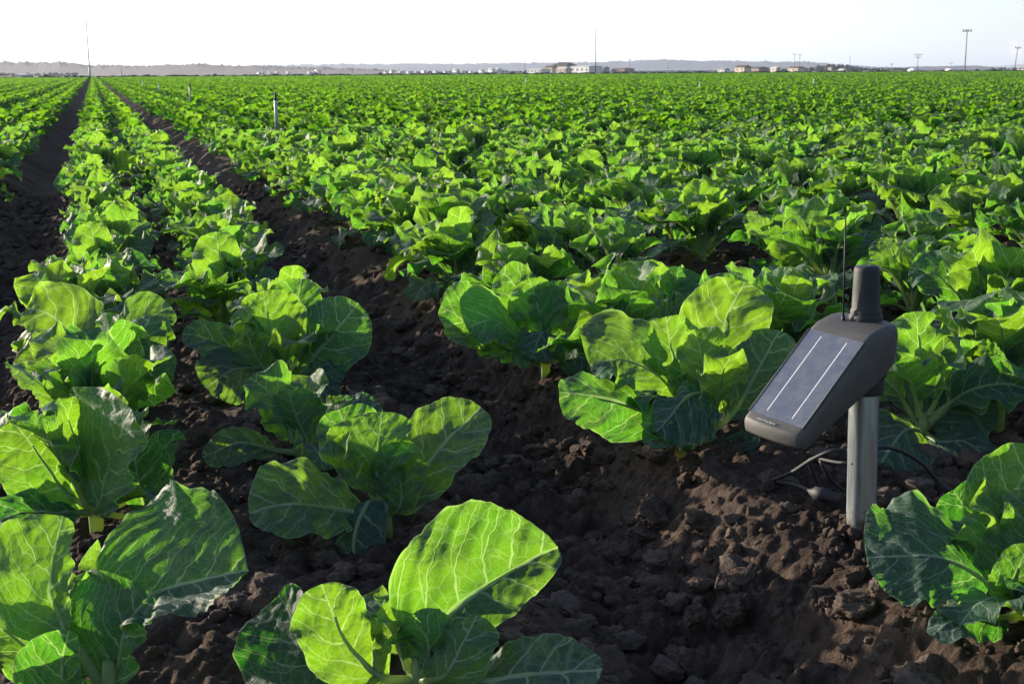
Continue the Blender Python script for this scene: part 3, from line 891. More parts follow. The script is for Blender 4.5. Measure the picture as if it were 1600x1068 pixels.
hero((1605, 985), 'cabbage plant cut by the right edge with a flat pale leaf pointing at the pipe', [
    ([(1602, 968, 0), (1565, 932, -.01), (1523, 893, -.02), (1455, 868, -.02), (1354, 872, -.01)], (1425, 938, -.08), (1425, 772, .07), dict(pet=.27, tone=.15, ruff=.08, cup=.03, quilt=.008, lobes=.06)),
    ([(1598, 960, 0), (1565, 880, .02), (1580, 785, .04), (1625, 700, .05)], (1508, 775, .04), (1665, 780, .04), dict(pet=.25, tone=.5, ruff=.08)),
    ([(1592, 950, 0), (1562, 885, 0), (1540, 795, .02)], (1496, 850, .01), (1576, 835, .02), dict(pet=.25, tone=.9, ruff=.18)),
    ([(1600, 985, 0), (1545, 966, -.06), (1500, 962, -.09), (1455, 992, -.12)], (1515, 996, -.12), (1498, 946, -.06), dict(pet=.25, tone=.1, ruff=.06)),
    ([(1600, 955, .05), (1545, 850, .09), (1490, 765, .12)], (1468, 830, .1), (1535, 765, .12), dict(pet=.3, tone=0, ruff=.05)),
    ([(1600, 970, 0), (1580, 920, -.06), (1610, 850, -.08)], (1545, 900, -.06), (1650, 900, -.08), dict(pet=.2, tone=.2, ruff=.1)),
    ([(1600, 985, 0), (1600, 960, -.06), (1640, 920, -.1)], (1590, 910, -.06), (1640, 975, -.12), dict(pet=.15, tone=0, ruff=.1)),
], [(90, .7), (60, .85), (120, .4), (240, .1), (200, .2)], seed=9, fill_scale=.8)

hero((1440, 692), 'cabbage plant right behind the galvanised pipe with overlapping dark leaves', [
    ([(1432, 690, .05), (1425, 620, .10), (1445, 565, .12), (1500, 545, .12)], (1385, 560, .13), (1500, 610, .08), dict(pet=.12, tone=.05, ruff=.05)),
    ([(1440, 692, 0), (1470, 650, .01), (1500, 625, .02), (1550, 612, .02)], (1455, 588, .07), (1520, 690, -.04), dict(pet=.1, tone=.05, ruff=.05)),
    ([(1440, 695, 0), (1425, 668, -.06), (1405, 680, -.11), (1370, 735, -.16)], (1440, 740, -.15), (1372, 655, -.05), dict(pet=.1, tone=0, ruff=.07)),
    ([(1440, 692, 0), (1470, 690, -.06), (1510, 690, -.08), (1550, 720, -.1)], (1515, 665, -.03), (1490, 740, -.12), dict(pet=.15, tone=0, ruff=.07)),
    ([(1440, 692, .02), (1480, 600, .1), (1540, 590, .14)], (1490, 570, .15), (1530, 640, .08), dict(pet=.2, tone=.1)),
], [(200, .6), (90, .8), (300, .7), (20, .2), (340, .4), (130, .3)], seed=10, fill_scale=1.0)

hero((852, 580), 'cabbage plant in the sensor row with two rounded leaves hanging over the furrow edge', [
    ([(835, 572, 0), (785, 540, -.02), (735, 508, -.05), (688, 478, -.06)], (728, 546, -.09), (715, 448, .0), dict(pet=.2, tone=.2, ruff=.07, a=.5, b=.36)),
    ([(840, 572, 0), (808, 528, -.02), (772, 500, -.05), (728, 512, -.08)], (778, 538, -.10), (762, 452, .0), dict(pet=.25, tone=.3, ruff=.07, b=.36)),
    ([(852, 576, 0), (850, 530, 0), (842, 495, 0), (815, 450, .01)], (796, 492, .0), (908, 482, .02), dict(pet=.2, tone=.35, ruff=.12)),
    ([(855, 576, 0), (862, 535, -.04), (848, 518, -.07), (830, 560, -.11)], (885, 552, -.10), (808, 530, -.07), dict(pet=.25, tone=.05, ruff=.2, lobes=.1)),
    ([(850, 578, 0), (832, 556, -.06), (815, 552, -.08), (806, 572, -.1)], (832, 572, -.1), (812, 540, -.06), dict(pet=.3, tone=.9, ruff=.15)),
    ([(855, 575, .03), (880, 510, .05), (905, 460, .06), (915, 430, .07)], (865, 460, .06), (935, 480, .06), dict(pet=.25, tone=.6, ruff=.16)),
    ([(858, 578, 0), (890, 560, -.03), (915, 560, -.06), (935, 590, -.08)], (920, 535, -.03), (895, 590, -.09), dict(pet=.2, tone=.1, ruff=.1)),
    ([(850, 575, .04), (830, 500, .08), (800, 440, .1), (780, 425, .1)], (775, 470, .1), (840, 440, .1), dict(pet=.25, tone=.6, ruff=.12)),
], [(100, .7), (60, .85)], seed=11, fill_scale=.9)

hero((1035, 522), 'cabbage plant with one broad upright fan leaf, behind the plant left of sensor', [
    ([(1040, 520, 0), (1042, 488, 0), (1052, 455, 0), (1062, 416, .02)], (984, 478, .0), (1112, 470, .02), dict(pet=.15, tone=.15, ruff=.06, b=.36)),
    ([(1030, 520, 0), (1000, 490, -.02), (975, 460, -.02), (950, 440, -.02)], (955, 490, -.05), (990, 440, .0), dict(pet=.2, tone=.5, ruff=.12)),
    ([(1040, 520, .03), (1080, 480, .06), (1130, 460, .1), (1190, 470, .12)], (1120, 435, .12), (1125, 500, .06), dict(pet=.25, tone=.3, ruff=.1)),
    ([(1035, 520, .03), (1010, 460, .08), (1000, 410, .1)], (965, 430, .1), (1035, 420, .1), dict(pet=.25, tone=.7, ruff=.16)),
    ([(1035, 520, 0), (1060, 510, -.05), (1090, 510, -.08), (1115, 530, -.1)], (1090, 490, -.05), (1075, 535, -.1), dict(pet=.2, tone=.1)),
], [(120, .8), (60, .6), (200, .5)], seed=12, fill_scale=.9)

# ------------------------------------------------------------------ row plants
N_VAR = 9
var_leaves = [plant_leaves(100 + k, 16 + k % 3) for k in range(N_VAR)]
leaf_hi, plant_mid = [], []
for k in range(N_VAR):
    leaf_hi.append([geo_mesh('leaf', [leaf_geo(nv=40, nu=14, seed=k * 31 + j, **d)], [M_LEAF, M_STALK]) for j, d in enumerate(var_leaves[k])])
    gs = [leaf_geo(nv=28, nu=9, seed=k * 31 + j, nring=5, **d) for j, d in enumerate(var_leaves[k])]
    plant_mid.append(geo_mesh('cabbage_plant', gs, [M_LEAF, M_STALK]))
_sm = stem_mesh(); _st = _sm.build('stem', M_STALK); STEM_ME = _st.data; bpy.data.objects.remove(_st)

def spot_plant(px, py, k, turn, sc, label):
    b = ground(px, py, -.006)
    root = empty('cabbage_plant', tuple(b)); tag(root, label, 'cabbage plant', PLANT_GROUP)
    for me in leaf_hi[k]:
        link('leaf', me, root)
    link('stem', STEM_ME, root)
    root.rotation_euler = (0, 0, R(turn)); root.scale = (sc, sc, sc)
    EXTRA.append((b[0], b[1]))


EXTRA = []
spot_plant(978, 610, 2, 40, 1.12, 'cabbage plant squeezed in the gap between the hanging leaf plant and crumpled leaf plant')
spot_plant(1205, 592, 5, 200, 1.15, 'cabbage plant whose leaves show just left of the solar panel')
spot_plant(118, 568, 7, 120, 1.05, 'cabbage plant directly behind the two toned rounded leaf in the left row')
spot_plant(152, 738, 6, 250, 1.0, 'cabbage plant between the upright grey leaf plant and the two toned leaf plant')
spot_plant(352, 520, 3, 300, 1.05, 'cabbage plant directly behind the wide dark spread leaves, right row of left bed')
spot_plant(1560, 655, 4, 70, 1.15, 'cabbage plant at the right edge behind the plant with flat pale leaf')

ORD = ['first', 'second', 'third', 'fourth', 'fifth', 'sixth', 'seventh', 'eighth', 'ninth', 'tenth', 'eleventh', 'twelfth', 'thirteenth', 'fourteenth', 'fifteenth', 'sixteenth', 'seventeenth', 'eighteenth', 'nineteenth']
TENS = {20: 'twent', 30: 'thirt', 40: 'fort', 50: 'fift', 60: 'sixt', 70: 'sevent'}


def ordinal(n):
    if n < 20: return ORD[n - 1]
    t, u = n // 10 * 10, n % 10
    return TENS[t] + 'ieth' if u == 0 else TENS[t] + 'y-' + ORD[u - 1]


def row_phrase(bed, row):
    if bed == 0: return ('left', 'right')[row] + ' row of the bed left of middle furrow'
    if bed == 1: return 'row the solar sensor stands in' if row == 0 else 'row just behind the solar sensor'
    if bed < 0:
        return ('far', 'near')[row] + ' row, ' + ordinal(-bed) + ' bed left of left furrow'
    return ('near', 'far')[row] + ' row of the ' + ordinal(bed - 1) + ' bed beyond the sensor'


cand = []
for bed in range(-12, 165):
    for row in (0, 1):
        x = bed * BED + row * ROW
        r = np.random.default_rng(5000 + bed * 2 + row)
        n = int((FIELD_END - .6) / .385)
        ys = .75 + np.arange(n) * .385 + r.normal(0, .045, n) + r.uniform(0, .38)
        xx = x + r.normal(0, .028, n)
        P = np.stack([xx, ys, np.full(n, .16)], 1)
        px, py, z = project(P)
        mrg = .24 * F / np.maximum(z, .1)
        ok = (z > .7) & (px > -mrg - 40) & (px < 1600 + mrg) & (py < 1068 + mrg * .9)
        if r is not None:
            ok &= r.random(n) > .025
        ids = np.nonzero(ok)[0]
        for i in ids:
            cand.append((z[i], bed, row, xx[i], ys[i], px[i], py[i], r.random(), r.random(), r.random()))
ex = np.array(EXTRA); hp = np.array(HERO_POS)
pole_b = ground(1345, 832)
cand2 = []
for c in cand:
    if c[0] < 4:
        if np.min(np.hypot(ex[:, 0] - c[3], ex[:, 1] - c[4])) < .24: continue
        if np.min(np.hypot(hp[:, 0] - c[3], hp[:, 1] - c[4])) < .27: continue
        if math.hypot(pole_b[0] - c[3], pole_b[1] - c[4]) < .33: continue
        # the stretch of each row already filled by hand built plants
        if c[1] == 0 and c[2] == 1 and c[4] < hp[3][1] + .15: continue
        if c[1] == 0 and c[2] == 0 and c[4] < hp[6][1] + .13: continue
        if c[1] == 1 and c[2] == 0 and c[4] < hp[10][1] + .22: continue
        if c[1] == 1 and c[2] == 1 and c[4] < hp[11][1] + .18: continue
    cand2.append(c)
cand2.sort(key=lambda c: c[0])
N_IND = 300 - len(HERO_POS) - len(EXTRA)
N_PARTS = 105
ind, rest = cand2[:N_IND], cand2[N_IND:]
counts = {}
look = ['leafy green cabbage plant', 'bushy green cabbage plant', 'spreading green cabbage plant', 'upright green cabbage plant']
order = sorted(range(len(ind)), key=lambda i: (ind[i][1], ind[i][2], ind[i][4]))
hero_rows = {(0, 0): 5, (0, 1): 5, (1, 0): 4, (1, 1): 4}
ordn = {}
for i in order:
    k = (ind[i][1], ind[i][2]); counts[k] = counts.get(k, hero_rows.get(k, 0)) + 1; ordn[i] = counts[k]
for i, c in enumerate(ind):
    z, bed, row, x, y, px, py, r1, r2, r3 = c
    k = int(r1 * N_VAR) % N_VAR
    s = (.86 + .26 * r3) * (1.16 if bed >= 1 and z < 5.5 else 1.08 if bed >= 1 and z < 9 else 1.0)
    lab = 'cabbage plant, ' + ordinal(ordn[i]) + ' from front in ' + row_phrase(bed, row)
    if i < N_PARTS:
        root = empty('cabbage_plant', (x, y, -.008))
        for me in leaf_hi[k]:
            link('leaf', me, root)
        link('stem', STEM_ME, root)
    else:
        root = link('cabbage_plant', plant_mid[k], loc=(x, y, -.008))
    root.rotation_euler = (R(6 * (r2 - .5)), R(6 * (r3 - .5)), r2 * 6.283)
    root.scale = (s, s, s * (.9 + .2 * r2))
    tag(root, lab, 'cabbage plant', PLANT_GROUP)

# ---- the rest of the crop: thousands of plants nobody could count
lods = []
for nv, nu, nl in ((10, 4, 15), (6, 2, 12), (4, 1, 8)):
    L = []
    for k in range(8):
        gs = [leaf_geo(nv=nv, nu=nu, seed=k * 17 + j, petiole=False, quilt=0, frill=0, **{**d, 'ruff': d['ruff'] * (.75 if nv > 8 else .5), 'lobes': d['lobes'] * .5, 'teeth': 0}) for j, d in enumerate(plant_leaves(300 + k, nl))]
        n = 0; V, Q, ed, rn, tn = [], [], [], [], []
        for q in gs:
            V.append(q['V']); Q.append(q['Q'] + n); n += len(q['V']); ed.append(q['edge'] * (.9 if nv > 4 else .5)); rn.append(np.full(len(q['V']), q['rnd'])); tn.append(np.full(len(q['V']), q['tone']))
        L.append([np.concatenate(t) for t in (V, Q, ed, rn, tn)])
    lods.append(L)
SV, SQ, SE, SR, ST, n0 = [], [], [], [], [], 0
ra = np.array(rest)
lod_of = np.where(ra[:, 0] < 28, 0, np.where(ra[:, 0] < 75, 1, 2))
var_of = (ra[:, 7] * 8).astype(int) % 8
for li in range(3):
    for k in range(8):
        sel = ra[(lod_of == li) & (var_of == k)]
        if not len(sel): continue
        V, Q, ed, rn, tn = lods[li][k]
        th = sel[:, 8] * 6.283; s = (.80 + .28 * sel[:, 9]) * (1.0 if li < 2 else 1.08)
        cth, sth = np.cos(th)[:, None], np.sin(th)[:, None]
        vx = (V[None, :, 0] * cth - V[None, :, 1] * sth) * s[:, None] + sel[:, 3][:, None]
        vy = (V[None, :, 0] * sth + V[None, :, 1] * cth) * s[:, None] + sel[:, 4][:, None]
        vz = V[None, :, 2] * s[:, None] - .01
        SV.append(np.stack([vx, vy, vz], -1).reshape(-1, 3))
        off = n0 + np.arange(len(sel)) * len(V)
        SQ.append((Q[None] + off[:, None, None]).reshape(-1, 4)); n0 += len(sel) * len(V)
        SE.append(np.tile(ed, len(sel))); ST.append(np.clip(np.tile(tn, len(sel)), 0, 1))
        SR.append(((rn[None] + sel[:, 8][:, None]) % 1).ravel())
cat = np.concatenate
me = np_mesh('cabbage_crop', cat(SV), cat(SQ), attrs={'leaf_edge': cat(SE), 'leaf_rand': cat(SR), 'leaf_tone': cat(ST)}, mats=[M_LEAF_FAR])
tag(link('cabbage_crop', me), 'green crop of cabbage plants running in rows to the far field edge', 'crop', kind='stuff')
print('individual', len(ind), 'rest', len(rest), 'last individual at', ind[-1][0], 'faces', len(me.polygons))


# ------------------------------------------------------------------ the solar sensor on its pipe
def metal_material():
    mt, nt = new_mat('galvanised_steel'); g = NT(nt)
    tc = g.node('ShaderNodeTexCoord').outputs['Object']
    mp = g.node('ShaderNodeMapping'); g.put(mp.inputs[0], tc); mp.inputs['Scale'].default_value = (1, 1, .06)
    f = g.noise(mp.outputs[0], 160, 4); h = g.noise(tc, 26, 4)
    col = g.mix(f, (.36, .42, .47), (.62, .66, .69))
    col = g.mix(g.smooth(h, .58, .75, 0, .45), col, (.22, .20, .17))
    zs = g.node('ShaderNodeSeparateXYZ'); g.put(zs.inputs[0], tc)
    mud = g.math('MULTIPLY_ADD', g.noise(tc, 70, 4), .09, zs.outputs[2])
    mud = g.smooth(mud, .055, .095, 1, 0)
    col = g.mix(mud, col, (.085, .060, .046))
    p = g.node('ShaderNodeBsdfPrincipled'); g.put(p.inputs['Base Color'], col)
    g.put(p.inputs['Metallic'], g.math('MULTIPLY_ADD', mud, -.86, .88))
    g.put(p.inputs['Roughness'], g.smooth(f, .2, .8, .26, .46))
    bn = g.node('ShaderNodeBump'); bn.inputs['Strength'].default_value = .25; bn.inputs['Distance'].default_value = .001
    g.put(bn.inputs['Height'], f); g.put(p.inputs['Normal'], bn.outputs[0])
    o = g.node('ShaderNodeOutputMaterial'); g.put(o.inputs[0], p.outputs[0])
    return mt


def panel_material():
    mt, nt = new_mat('solar_cells'); g = NT(nt)
    uv = g.node('ShaderNodeUVMap', uv_map='UVMap').outputs[0]
    sp = g.node('ShaderNodeSeparateXYZ'); g.put(sp.inputs[0], uv); u, v = sp.outputs[0], sp.outputs[1]
    tc = g.node('ShaderNodeTexCoord').outputs['Object']
    dust = g.noise(tc, 55, 5, .7); film = g.noise(tc, 420, 3)

    def line(x, c, w):
        return g.math('LESS_THAN', g.math('ABSOLUTE', g.math('SUBTRACT', x, c)), w)
    bus = g.math('MAXIMUM', line(u, .27, .0085), line(u, .745, .0085))
    bus = g.math('MULTIPLY', bus, g.math('LESS_THAN', g.math('ABSOLUTE', g.math('SUBTRACT', v, .495)), .447))
    cell = g.math('LESS_THAN', g.math('ABSOLUTE', g.math('SUBTRACT', g.math('FRACT', g.math('MULTIPLY', v, 9.0)), .5)), .012)
    fing = g.math('LESS_THAN', g.math('FRACT', g.math('MULTIPLY', v, 90.0)), .22)
    col = g.mix(dust, (.064, .082, .130), (.105, .120, .168))
    col = g.mix(g.math('MULTIPLY', fing, .30), col, (.16, .17, .20))
    col = g.mix(g.math('MULTIPLY', cell, .6), col, (.18, .18, .20))
    col = g.mix(g.smooth(g.math('MULTIPLY_ADD', film, .5, dust), .6, 1.1, .05, .50), col, (.26, .235, .22))
    col = g.mix(bus, col, (.74, .74, .74))
    p = g.node('ShaderNodeBsdfPrincipled'); g.put(p.inputs['Base Color'], col); p.inputs['Roughness'].default_value = .34
    p.inputs['Coat Weight'].default_value = 1.0; p.inputs['Coat Roughness'].default_value = .08
    o = g.node('ShaderNodeOutputMaterial'); g.put(o.inputs[0], p.outputs[0])
    return mt


M_GALV = metal_material(); M_PANEL = panel_material()
M_MARK = simple_mat('white_print', (.72, .72, .70), .5, 0, .08, 90)
fh = _n([pole_b[0], pole_b[1]]); rh = np.array([fh[1], -fh[0]])
Wd = _n(.806 * rh - .592 * fh)
SENS = empty('solar_sensor', tuple(pole_b))
SENS.rotation_euler = (0, 0, math.atan2(Wd[1], Wd[0]))
# the pipe leans two degrees to the left
lean_ax = Vector((fh[0], fh[1], 0))
SENS.rotation_euler = (Matrix.Rotation(R(-1.6), 3, lean_ax) @ Euler((0, 0, math.atan2(Wd[1], Wd[0]))).to_matrix()).to_euler()
tag(SENS, 'grey solar powered field sensor with antenna standing on a galvanised pipe', 'field sensor')
ZP = .327                                                   # underside of the antenna dome


ROLL = Matrix.Translation((0, 0, ZP)) @ Matrix.Rotation(R(4.5), 4, 'Y') @ Matrix.Translation((0, 0, -ZP))      # the head sits slightly askew


KS = .955


def profile_body(name, prof, hw, mat, inset=.006, bow=.010):
    bm = bmesh.new()
    prof = np.array(prof, float); cen = prof.mean(0)
    rows = []
    for w, d in ((-hw, inset), (-hw + .0016, inset * .45), (-hw + .0055, .0), (-hw * .6, 0), (-hw * .3, 0), (0, 0), (hw * .3, 0), (hw * .6, 0), (hw - .0055, 0), (hw - .0016, inset * .45), (hw, inset)):
        q = prof.copy()
        # shrink along the outline's own normals for rounded long edges
        t = np.roll(q, -1, 0) - np.roll(q, 1, 0); nn = np.stack([t[:, 1], -t[:, 0]], 1); nn /= np.linalg.norm(nn, axis=1)[:, None]
        sgn = 1 if np.mean(np.sum(nn * (q - cen), 1)) > 0 else -1
        q = q - sgn * nn * d
        q[:, 0] += bow * (1 - (w / hw) ** 2) * sstep(.1942, .199, q[:, 0])
        q[:, 0] = np.where(q[:, 0] < .012, .012 + (q[:, 0] - .012) * (.30 + .70 * math.sqrt(max(0, 1 - (w / hw) ** 2))), q[:, 0])
        rows.append([bm.verts.new((w, -s, ZP + z)) for s, z in q * [KS, KS]])
    n = len(prof)
    for a, b in zip(rows[:-1], rows[1:]):
        for i in range(n):
            bm.faces.new((a[i], a[(i + 1) % n], b[(i + 1) % n], b[i]))
    bm.faces.new(rows[0]); bm.faces.new(rows[-1][::-1])
    bmesh.ops.recalc_face_normals(bm, faces=bm.faces)
    me = bpy.data.meshes.new(name); bm.to_mesh(me); bm.free()
    me.transform(ROLL)
    me.materials.append(mat)
    o = link(name, me, SENS)
    bv = o.modifiers.new('bevel', 'BEVEL'); bv.width = .0028; bv.segments = 3; bv.limit_method = 'ANGLE'; bv.angle_limit = R(28)
    for p in me.polygons: p.use_smooth = True
    me.set_sharp_from_angle(angle=R(50))
    return o


import bmesh
housing = profile_body('housing', [(-.028, -.062), (-.034, -.040), (-.034, -.016), (-.026, -.003), (-.010, .0), (.018, .0), (.048, -.0065), (.063, -.0148), (.1940, -.1270), (.1990, -.1315), (.2010, -.1390), (.1985, -.1530), (.184, -.1600), (.090, -.115), (.045, -.094), (.020, -.083)], .0520, M_HOUSING, bow=.007)
# panel lying on the sloping face
s0, z0, s1, z1 = .0665, -.0178, .1915, -.12486
sl = np.array([s1 - s0, z1 - z0]); ln = np.linalg.norm(sl); nrm = np.array([-(z1 - z0), s1 - s0]) / ln
hwp = .0472
V = []
for off in (-.001, .0014):
    for (s_, z_) in ((s0, z0), (s1, z1)):
        for w in (-hwp, hwp):
            V.append((w, -(s_ * KS + nrm[0] * off), ZP + z_ * KS + nrm[1] * off))
Q = [[4, 6, 7, 5], [0, 1, 3, 2], [0, 4, 5, 1], [2, 3, 7, 6], [0, 2, 6, 4], [1, 5, 7, 3]]
uvp = [(0, 0), (1, 0), (0, 1), (1, 1)] * 2
pme = np_mesh('solar_panel', V, Q, uv=uvp, mats=[M_PANEL], smooth=False); pme.transform(ROLL); link('solar_panel', pme, SENS)
# raised frame round the panel
fb = MB()
for w in (-hwp - .0012, hwp + .0012):
    P0 = np.array([w, -(s0 * KS + nrm[0] * .0012), ZP + z0 * KS + nrm[1] * .0012]); P1 = np.array([w, -(s1 * KS + nrm[0] * .0012), ZP + z1 * KS + nrm[1] * .0012])
    fb.tube([P0, P1], .0013, 6)
fb.build('panel_frame', M_HOUSING, SENS).data.transform(ROLL)
# worn white print below the panel: a mark and a short word too small to read
mk = MB()
rr = np.random.default_rng(4)
dirs = sl / ln
for k in range(15):
    w0 = -.027 + k * .0023
    base = np.array([s1, z1]) * KS + dirs * .0055
    for j in range(3):
        a0 = rr.uniform(-.0013, .0013); b0 = rr.uniform(-.0007, .0007)
        p = base + dirs * a0 + nrm * .0004
        c = np.array([w0 + b0, -(p[0] + .004 * (1 - (w0 / .0485) ** 2)), ZP + p[1]])
        e = np.array([rr.uniform(-.0006, .0006), -dirs[0] * rr.uniform(.0003, .0010), dirs[1] * rr.uniform(.0003, .0010)])
        mk.tube([c - e, c + e], .00032, 5)
mk.build('print', M_MARK, SENS).data.transform(ROLL)
mb = MB(); mb.lathe([(.0238, -.009), (.0242, .002), (.0236, .006), (.0222, .0075), (.0222, .0125), (.0208, .0150), (.0202, .0165), (.0192, .045), (.0180, .071), (.0172, .0745), (.0150, .0768), (.008, .0778)], (0, 0, ZP), 40)
dome = mb.build('antenna_dome', M_BLACK, SENS, sharp=40)
mb = MB(); mb.tube([[-.0185, -.0275, ZP - .004], [-.0185, -.0275, ZP + .0055]], [.0032, .0028], 12); mb.tube([[-.0185, -.0275, ZP + .004], [-.0180, -.0270, ZP + .15]], [.0015, .0011], 8)
mb.build('whip_antenna', M_BLACK, SENS)
mb = MB(); mb.lathe([(.0235, -.112), (.0262, -.111), (.0270, -.106), (.0268, -.089), (.0295, -.086), (.0308, -.081), (.0306, -.062), (.0290, -.058), (.0285, -.025)], (0, 0.002, ZP), 40)
mb.build('clamp_collar', M_BLACK, SENS, sharp=40)
mb = MB(); mb.lathe([(.0216, -.28), (.0218, .0), (.0216, .12), (.0216, ZP - .075)], (0, 0, 0), 48)
pipe = mb.build('pipe', M_GALV, SENS, sharp=40)
hb = MB()
for ang, z in ((200, .125), (262, .112)):
    c = np.array([math.cos(R(ang)) * .0216, math.sin(R(ang)) * .0216, z]); d = _n([c[0], c[1], 0])
    hb.tube([c - d * .002, c + d * .0006], .0045 if ang == 200 else .0016, 12)
hb.build('cable_hole', M_BLACK, pipe)


def on_plane(px, py, h):
    return ground(px, py, h)


def cable(pts, rad, label, n=60):
    P = spline([on_plane(x, y, h) for x, y, h in pts], n)
    mb = MB(); mb.tube(P, rad, 8)
    o = mb.build('sensor_cable', M_BLACK)
    tag(o, label, 'cable', 'black cables at the foot of the sensor pipe')
    return o


cable([(1360, 700, .115), (1385, 698, .11), (1412, 706, .09), (1440, 724, .06), (1462, 747, .025), (1484, 764, .012), (1500, 772, .008)], .0034, 'black cable arching from the galvanised pipe down to the soil on the right')
c2 = cable([(1325, 702, .10), (1298, 705, .10), (1268, 718, .08), (1238, 737, .045), (1208, 749, .018), (1196, 752, .012), (1216, 754, .011), (1245, 758, .02), (1268, 768, .026)], .0034, 'black cable looping over the soil left of the pipe to a thick plug')
pa_, pb_ = on_plane(1268, 768, .026), on_plane(1314, 780, .024)
mb = MB(); dd = pb_ - pa_
mb.tube([pa_ - dd * .05, pa_ + dd * .08, pa_ + dd * .1, pa_ + dd * .5, pa_ + dd * .52, pa_ + dd * .95, pa_ + dd], [.005, .007, .0105, .0105, .009, .009, .006], 16)
mb.build('plug', M_BLACK, c2)
cable([(1325, 724, .085), (1302, 721, .08), (1276, 716, .075), (1264, 720, .07), (1272, 742, .04), (1288, 768, .012), (1300, 780, .005)], .0028, 'thin black cable hanging steeply beside the pipe, left of the other hanging cable')
cable([(1280, 716, .07), (1286, 728, .06), (1298, 748, .03), (1316, 764, .012), (1335, 772, .006)], .0028, 'thin black cable running under the sensor housing towards the foot of the pipe')

# white plastic pipe lying on the bed behind the sensor
pw = on_plane(1224, 577, .012)
mb = MB(); dw = _n(np.array([rh[0], rh[1], 0]) * 1.0 + np.array([fh[0], fh[1], 0]) * .25)
mb.tube([pw, pw + dw * .19], .0165, 20); mb.tube([pw + dw * .03, pw + dw * .075], .0205, 20)
tag(mb.build('white_pipe', simple_mat('white_plastic', (.62, .64, .66), .45, 0, .1, 30)), 'short piece of white plastic pipe half hidden behind the sensor', 'pipe')

# a fallen yellow leaf
fy = ground(1062, 713, .006); r = np.random.default_rng(3)
ym = simple_mat('yellowed_leaf', (.42, .30, .035), .55, 0, .3, 60)
gl = leaf_geo(np.array([[-.016, 0, .0], [-.006, 0, .005], [.004, .001, .007], [.013, .002, .004]]), np.array([0, .010, .002]), np.array([0, -.011, .001]), pet=.2, nv=16, nu=7, seed=77, stalk=.0012, a=.5, b=.5)
o = link('fallen_leaf', geo_mesh('fallen_leaf', [gl], [ym, ym]), loc=tuple(fy)); o.rotation_euler = (R(14), R(-12), R(50))
tag(o, 'small round yellow leaf lying on dark soil left of the sensor', 'leaf')

# ------------------------------------------------------------------ risers in the field
M_RISER = simple_mat('grey_riser_pipe', (.42, .44, .46), .5, .2, .2, 12)
for i, (px, by, ty, lb, zf) in enumerate([
        (433, 216, 145, 'grey riser pipe with dark sprinkler head, nearest and tallest of the pipes in the crop', None),
        (298, 169, 130, 'grey riser pipe with dark head, second from the tallest riser towards the horizon', None),
        (249, 149, 127, 'thin grey riser pipe, third from the tallest riser in its line', None),
        (224, 141, 125, 'faint short riser pipe farthest along the line near the left furrow', None),
        (822, 141, 118, 'small grey riser pipe in the middle of the crop below the white sheds', None),
        (1091, 147, 124, 'pale leaning riser pipe standing in the crop right of centre', None),
        (1271, 140, 120, 'faint pale riser pipe in the crop below the right houses', None)]):
    b = ground(px, by); z = project(b)[2][0]
    h = (by - ty) * z / F * 1.02
    t = empty('sprinkler_riser', tuple(b)); tag(t, lb, 'riser pipe', 'sprinkler risers standing in the crop')
    rad = .017
    mb = MB(); mb.lathe([(rad, -.1), (rad, h * .8), (rad * .8, h * .81)], n=14); mb.build('pipe', M_RISER, t)
    mb = MB(); mb.lathe([(rad * .9, h * .80), (rad * 1.0, h * .84), (rad * .6, h * .88), (rad * .5, h * .98), (rad * .2, h)], n=12); mb.box((rad * .9, 0, h * .9), (rad * 1.6, rad * .6, rad * .7)); mb.build('sprinkler_head', M_BLACK, t)
    if px == 1091: t.rotation_euler = (0, R(9), 0)

# ------------------------------------------------------------------ beyond the field
GZ = -.35
M_PLAIN = simple_mat('far_fields', (.050, .058, .040), .95, 0, .35, .01)
tag(link('far_plain', np_mesh('far_plain', [[-9000, FIELD_END + 8, GZ], [9500, FIELD_END + 8, GZ], [9500, 11800, GZ], [-9000, 11800, GZ], [-9000, -60, GZ - .3], [9500, -60, GZ - .3]], [[0, 1, 2, 3], [4, 5, 1, 0]], mats=[M_PLAIN])), 'flat distant fields beyond the crop', 'plain', kind='structure')


def hz(px):
    return 115.5 - 8.0 * (px - 143) / 1360


def spot(px, z):
    """a place on the plain z metres off in the direction of that column of the photograph"""
    p = at(px, hz(px), z); p[2] = GZ
    return p


def ridge(name, z, pts, mat, label, tree=0.0, depth=.35, seed=0, step=1.5, cat='hill', kind='structure'):
    px = np.arange(pts[0][0], pts[-1][0] + .1, step)
    top = np.interp(px, [p[0] for p in pts], [p[1] for p in pts])
    H = np.maximum((np.array([hz(x) for x in px]) - top) * z / F, .2)
    fr = np.concatenate([np.linspace(0, 1, 16), [1.5, 2.2]]); hh = np.concatenate([np.sin(np.linspace(0, 1, 16) * math.pi / 2) ** 1.1, [.8, 0]])
    V = []
    for f, h in zip(fr, hh):
        zz = z * (1 - depth * .5 + depth * .5 * f)
        for i, x in enumerate(px):
            p = spot(x, zz)
            p[2] = GZ - .5 + H[i] * h * (zz / z) + .5 * h + (tree * h ** 5 * float(noise3(x * .09 + f * 5, f * 7, 0, seed) * .6 + abs(noise3(x * .31 + f * 11, f * 23, 0, seed + 1)) * .8 + noise3(x * .7, f * 41, 0, seed + 2) * .6))
            V.append(p)
    n = len(px); I = np.arange(n * len(fr)).reshape(len(fr), n)
    Q = np.stack([I[:-1, :-1], I[:-1, 1:], I[1:, 1:], I[1:, :-1]], -1).reshape(-1, 4)
    o = link(name, np_mesh(name, V, Q, mats=[mat]))
    tag(o, label, cat, kind=kind)
    return o


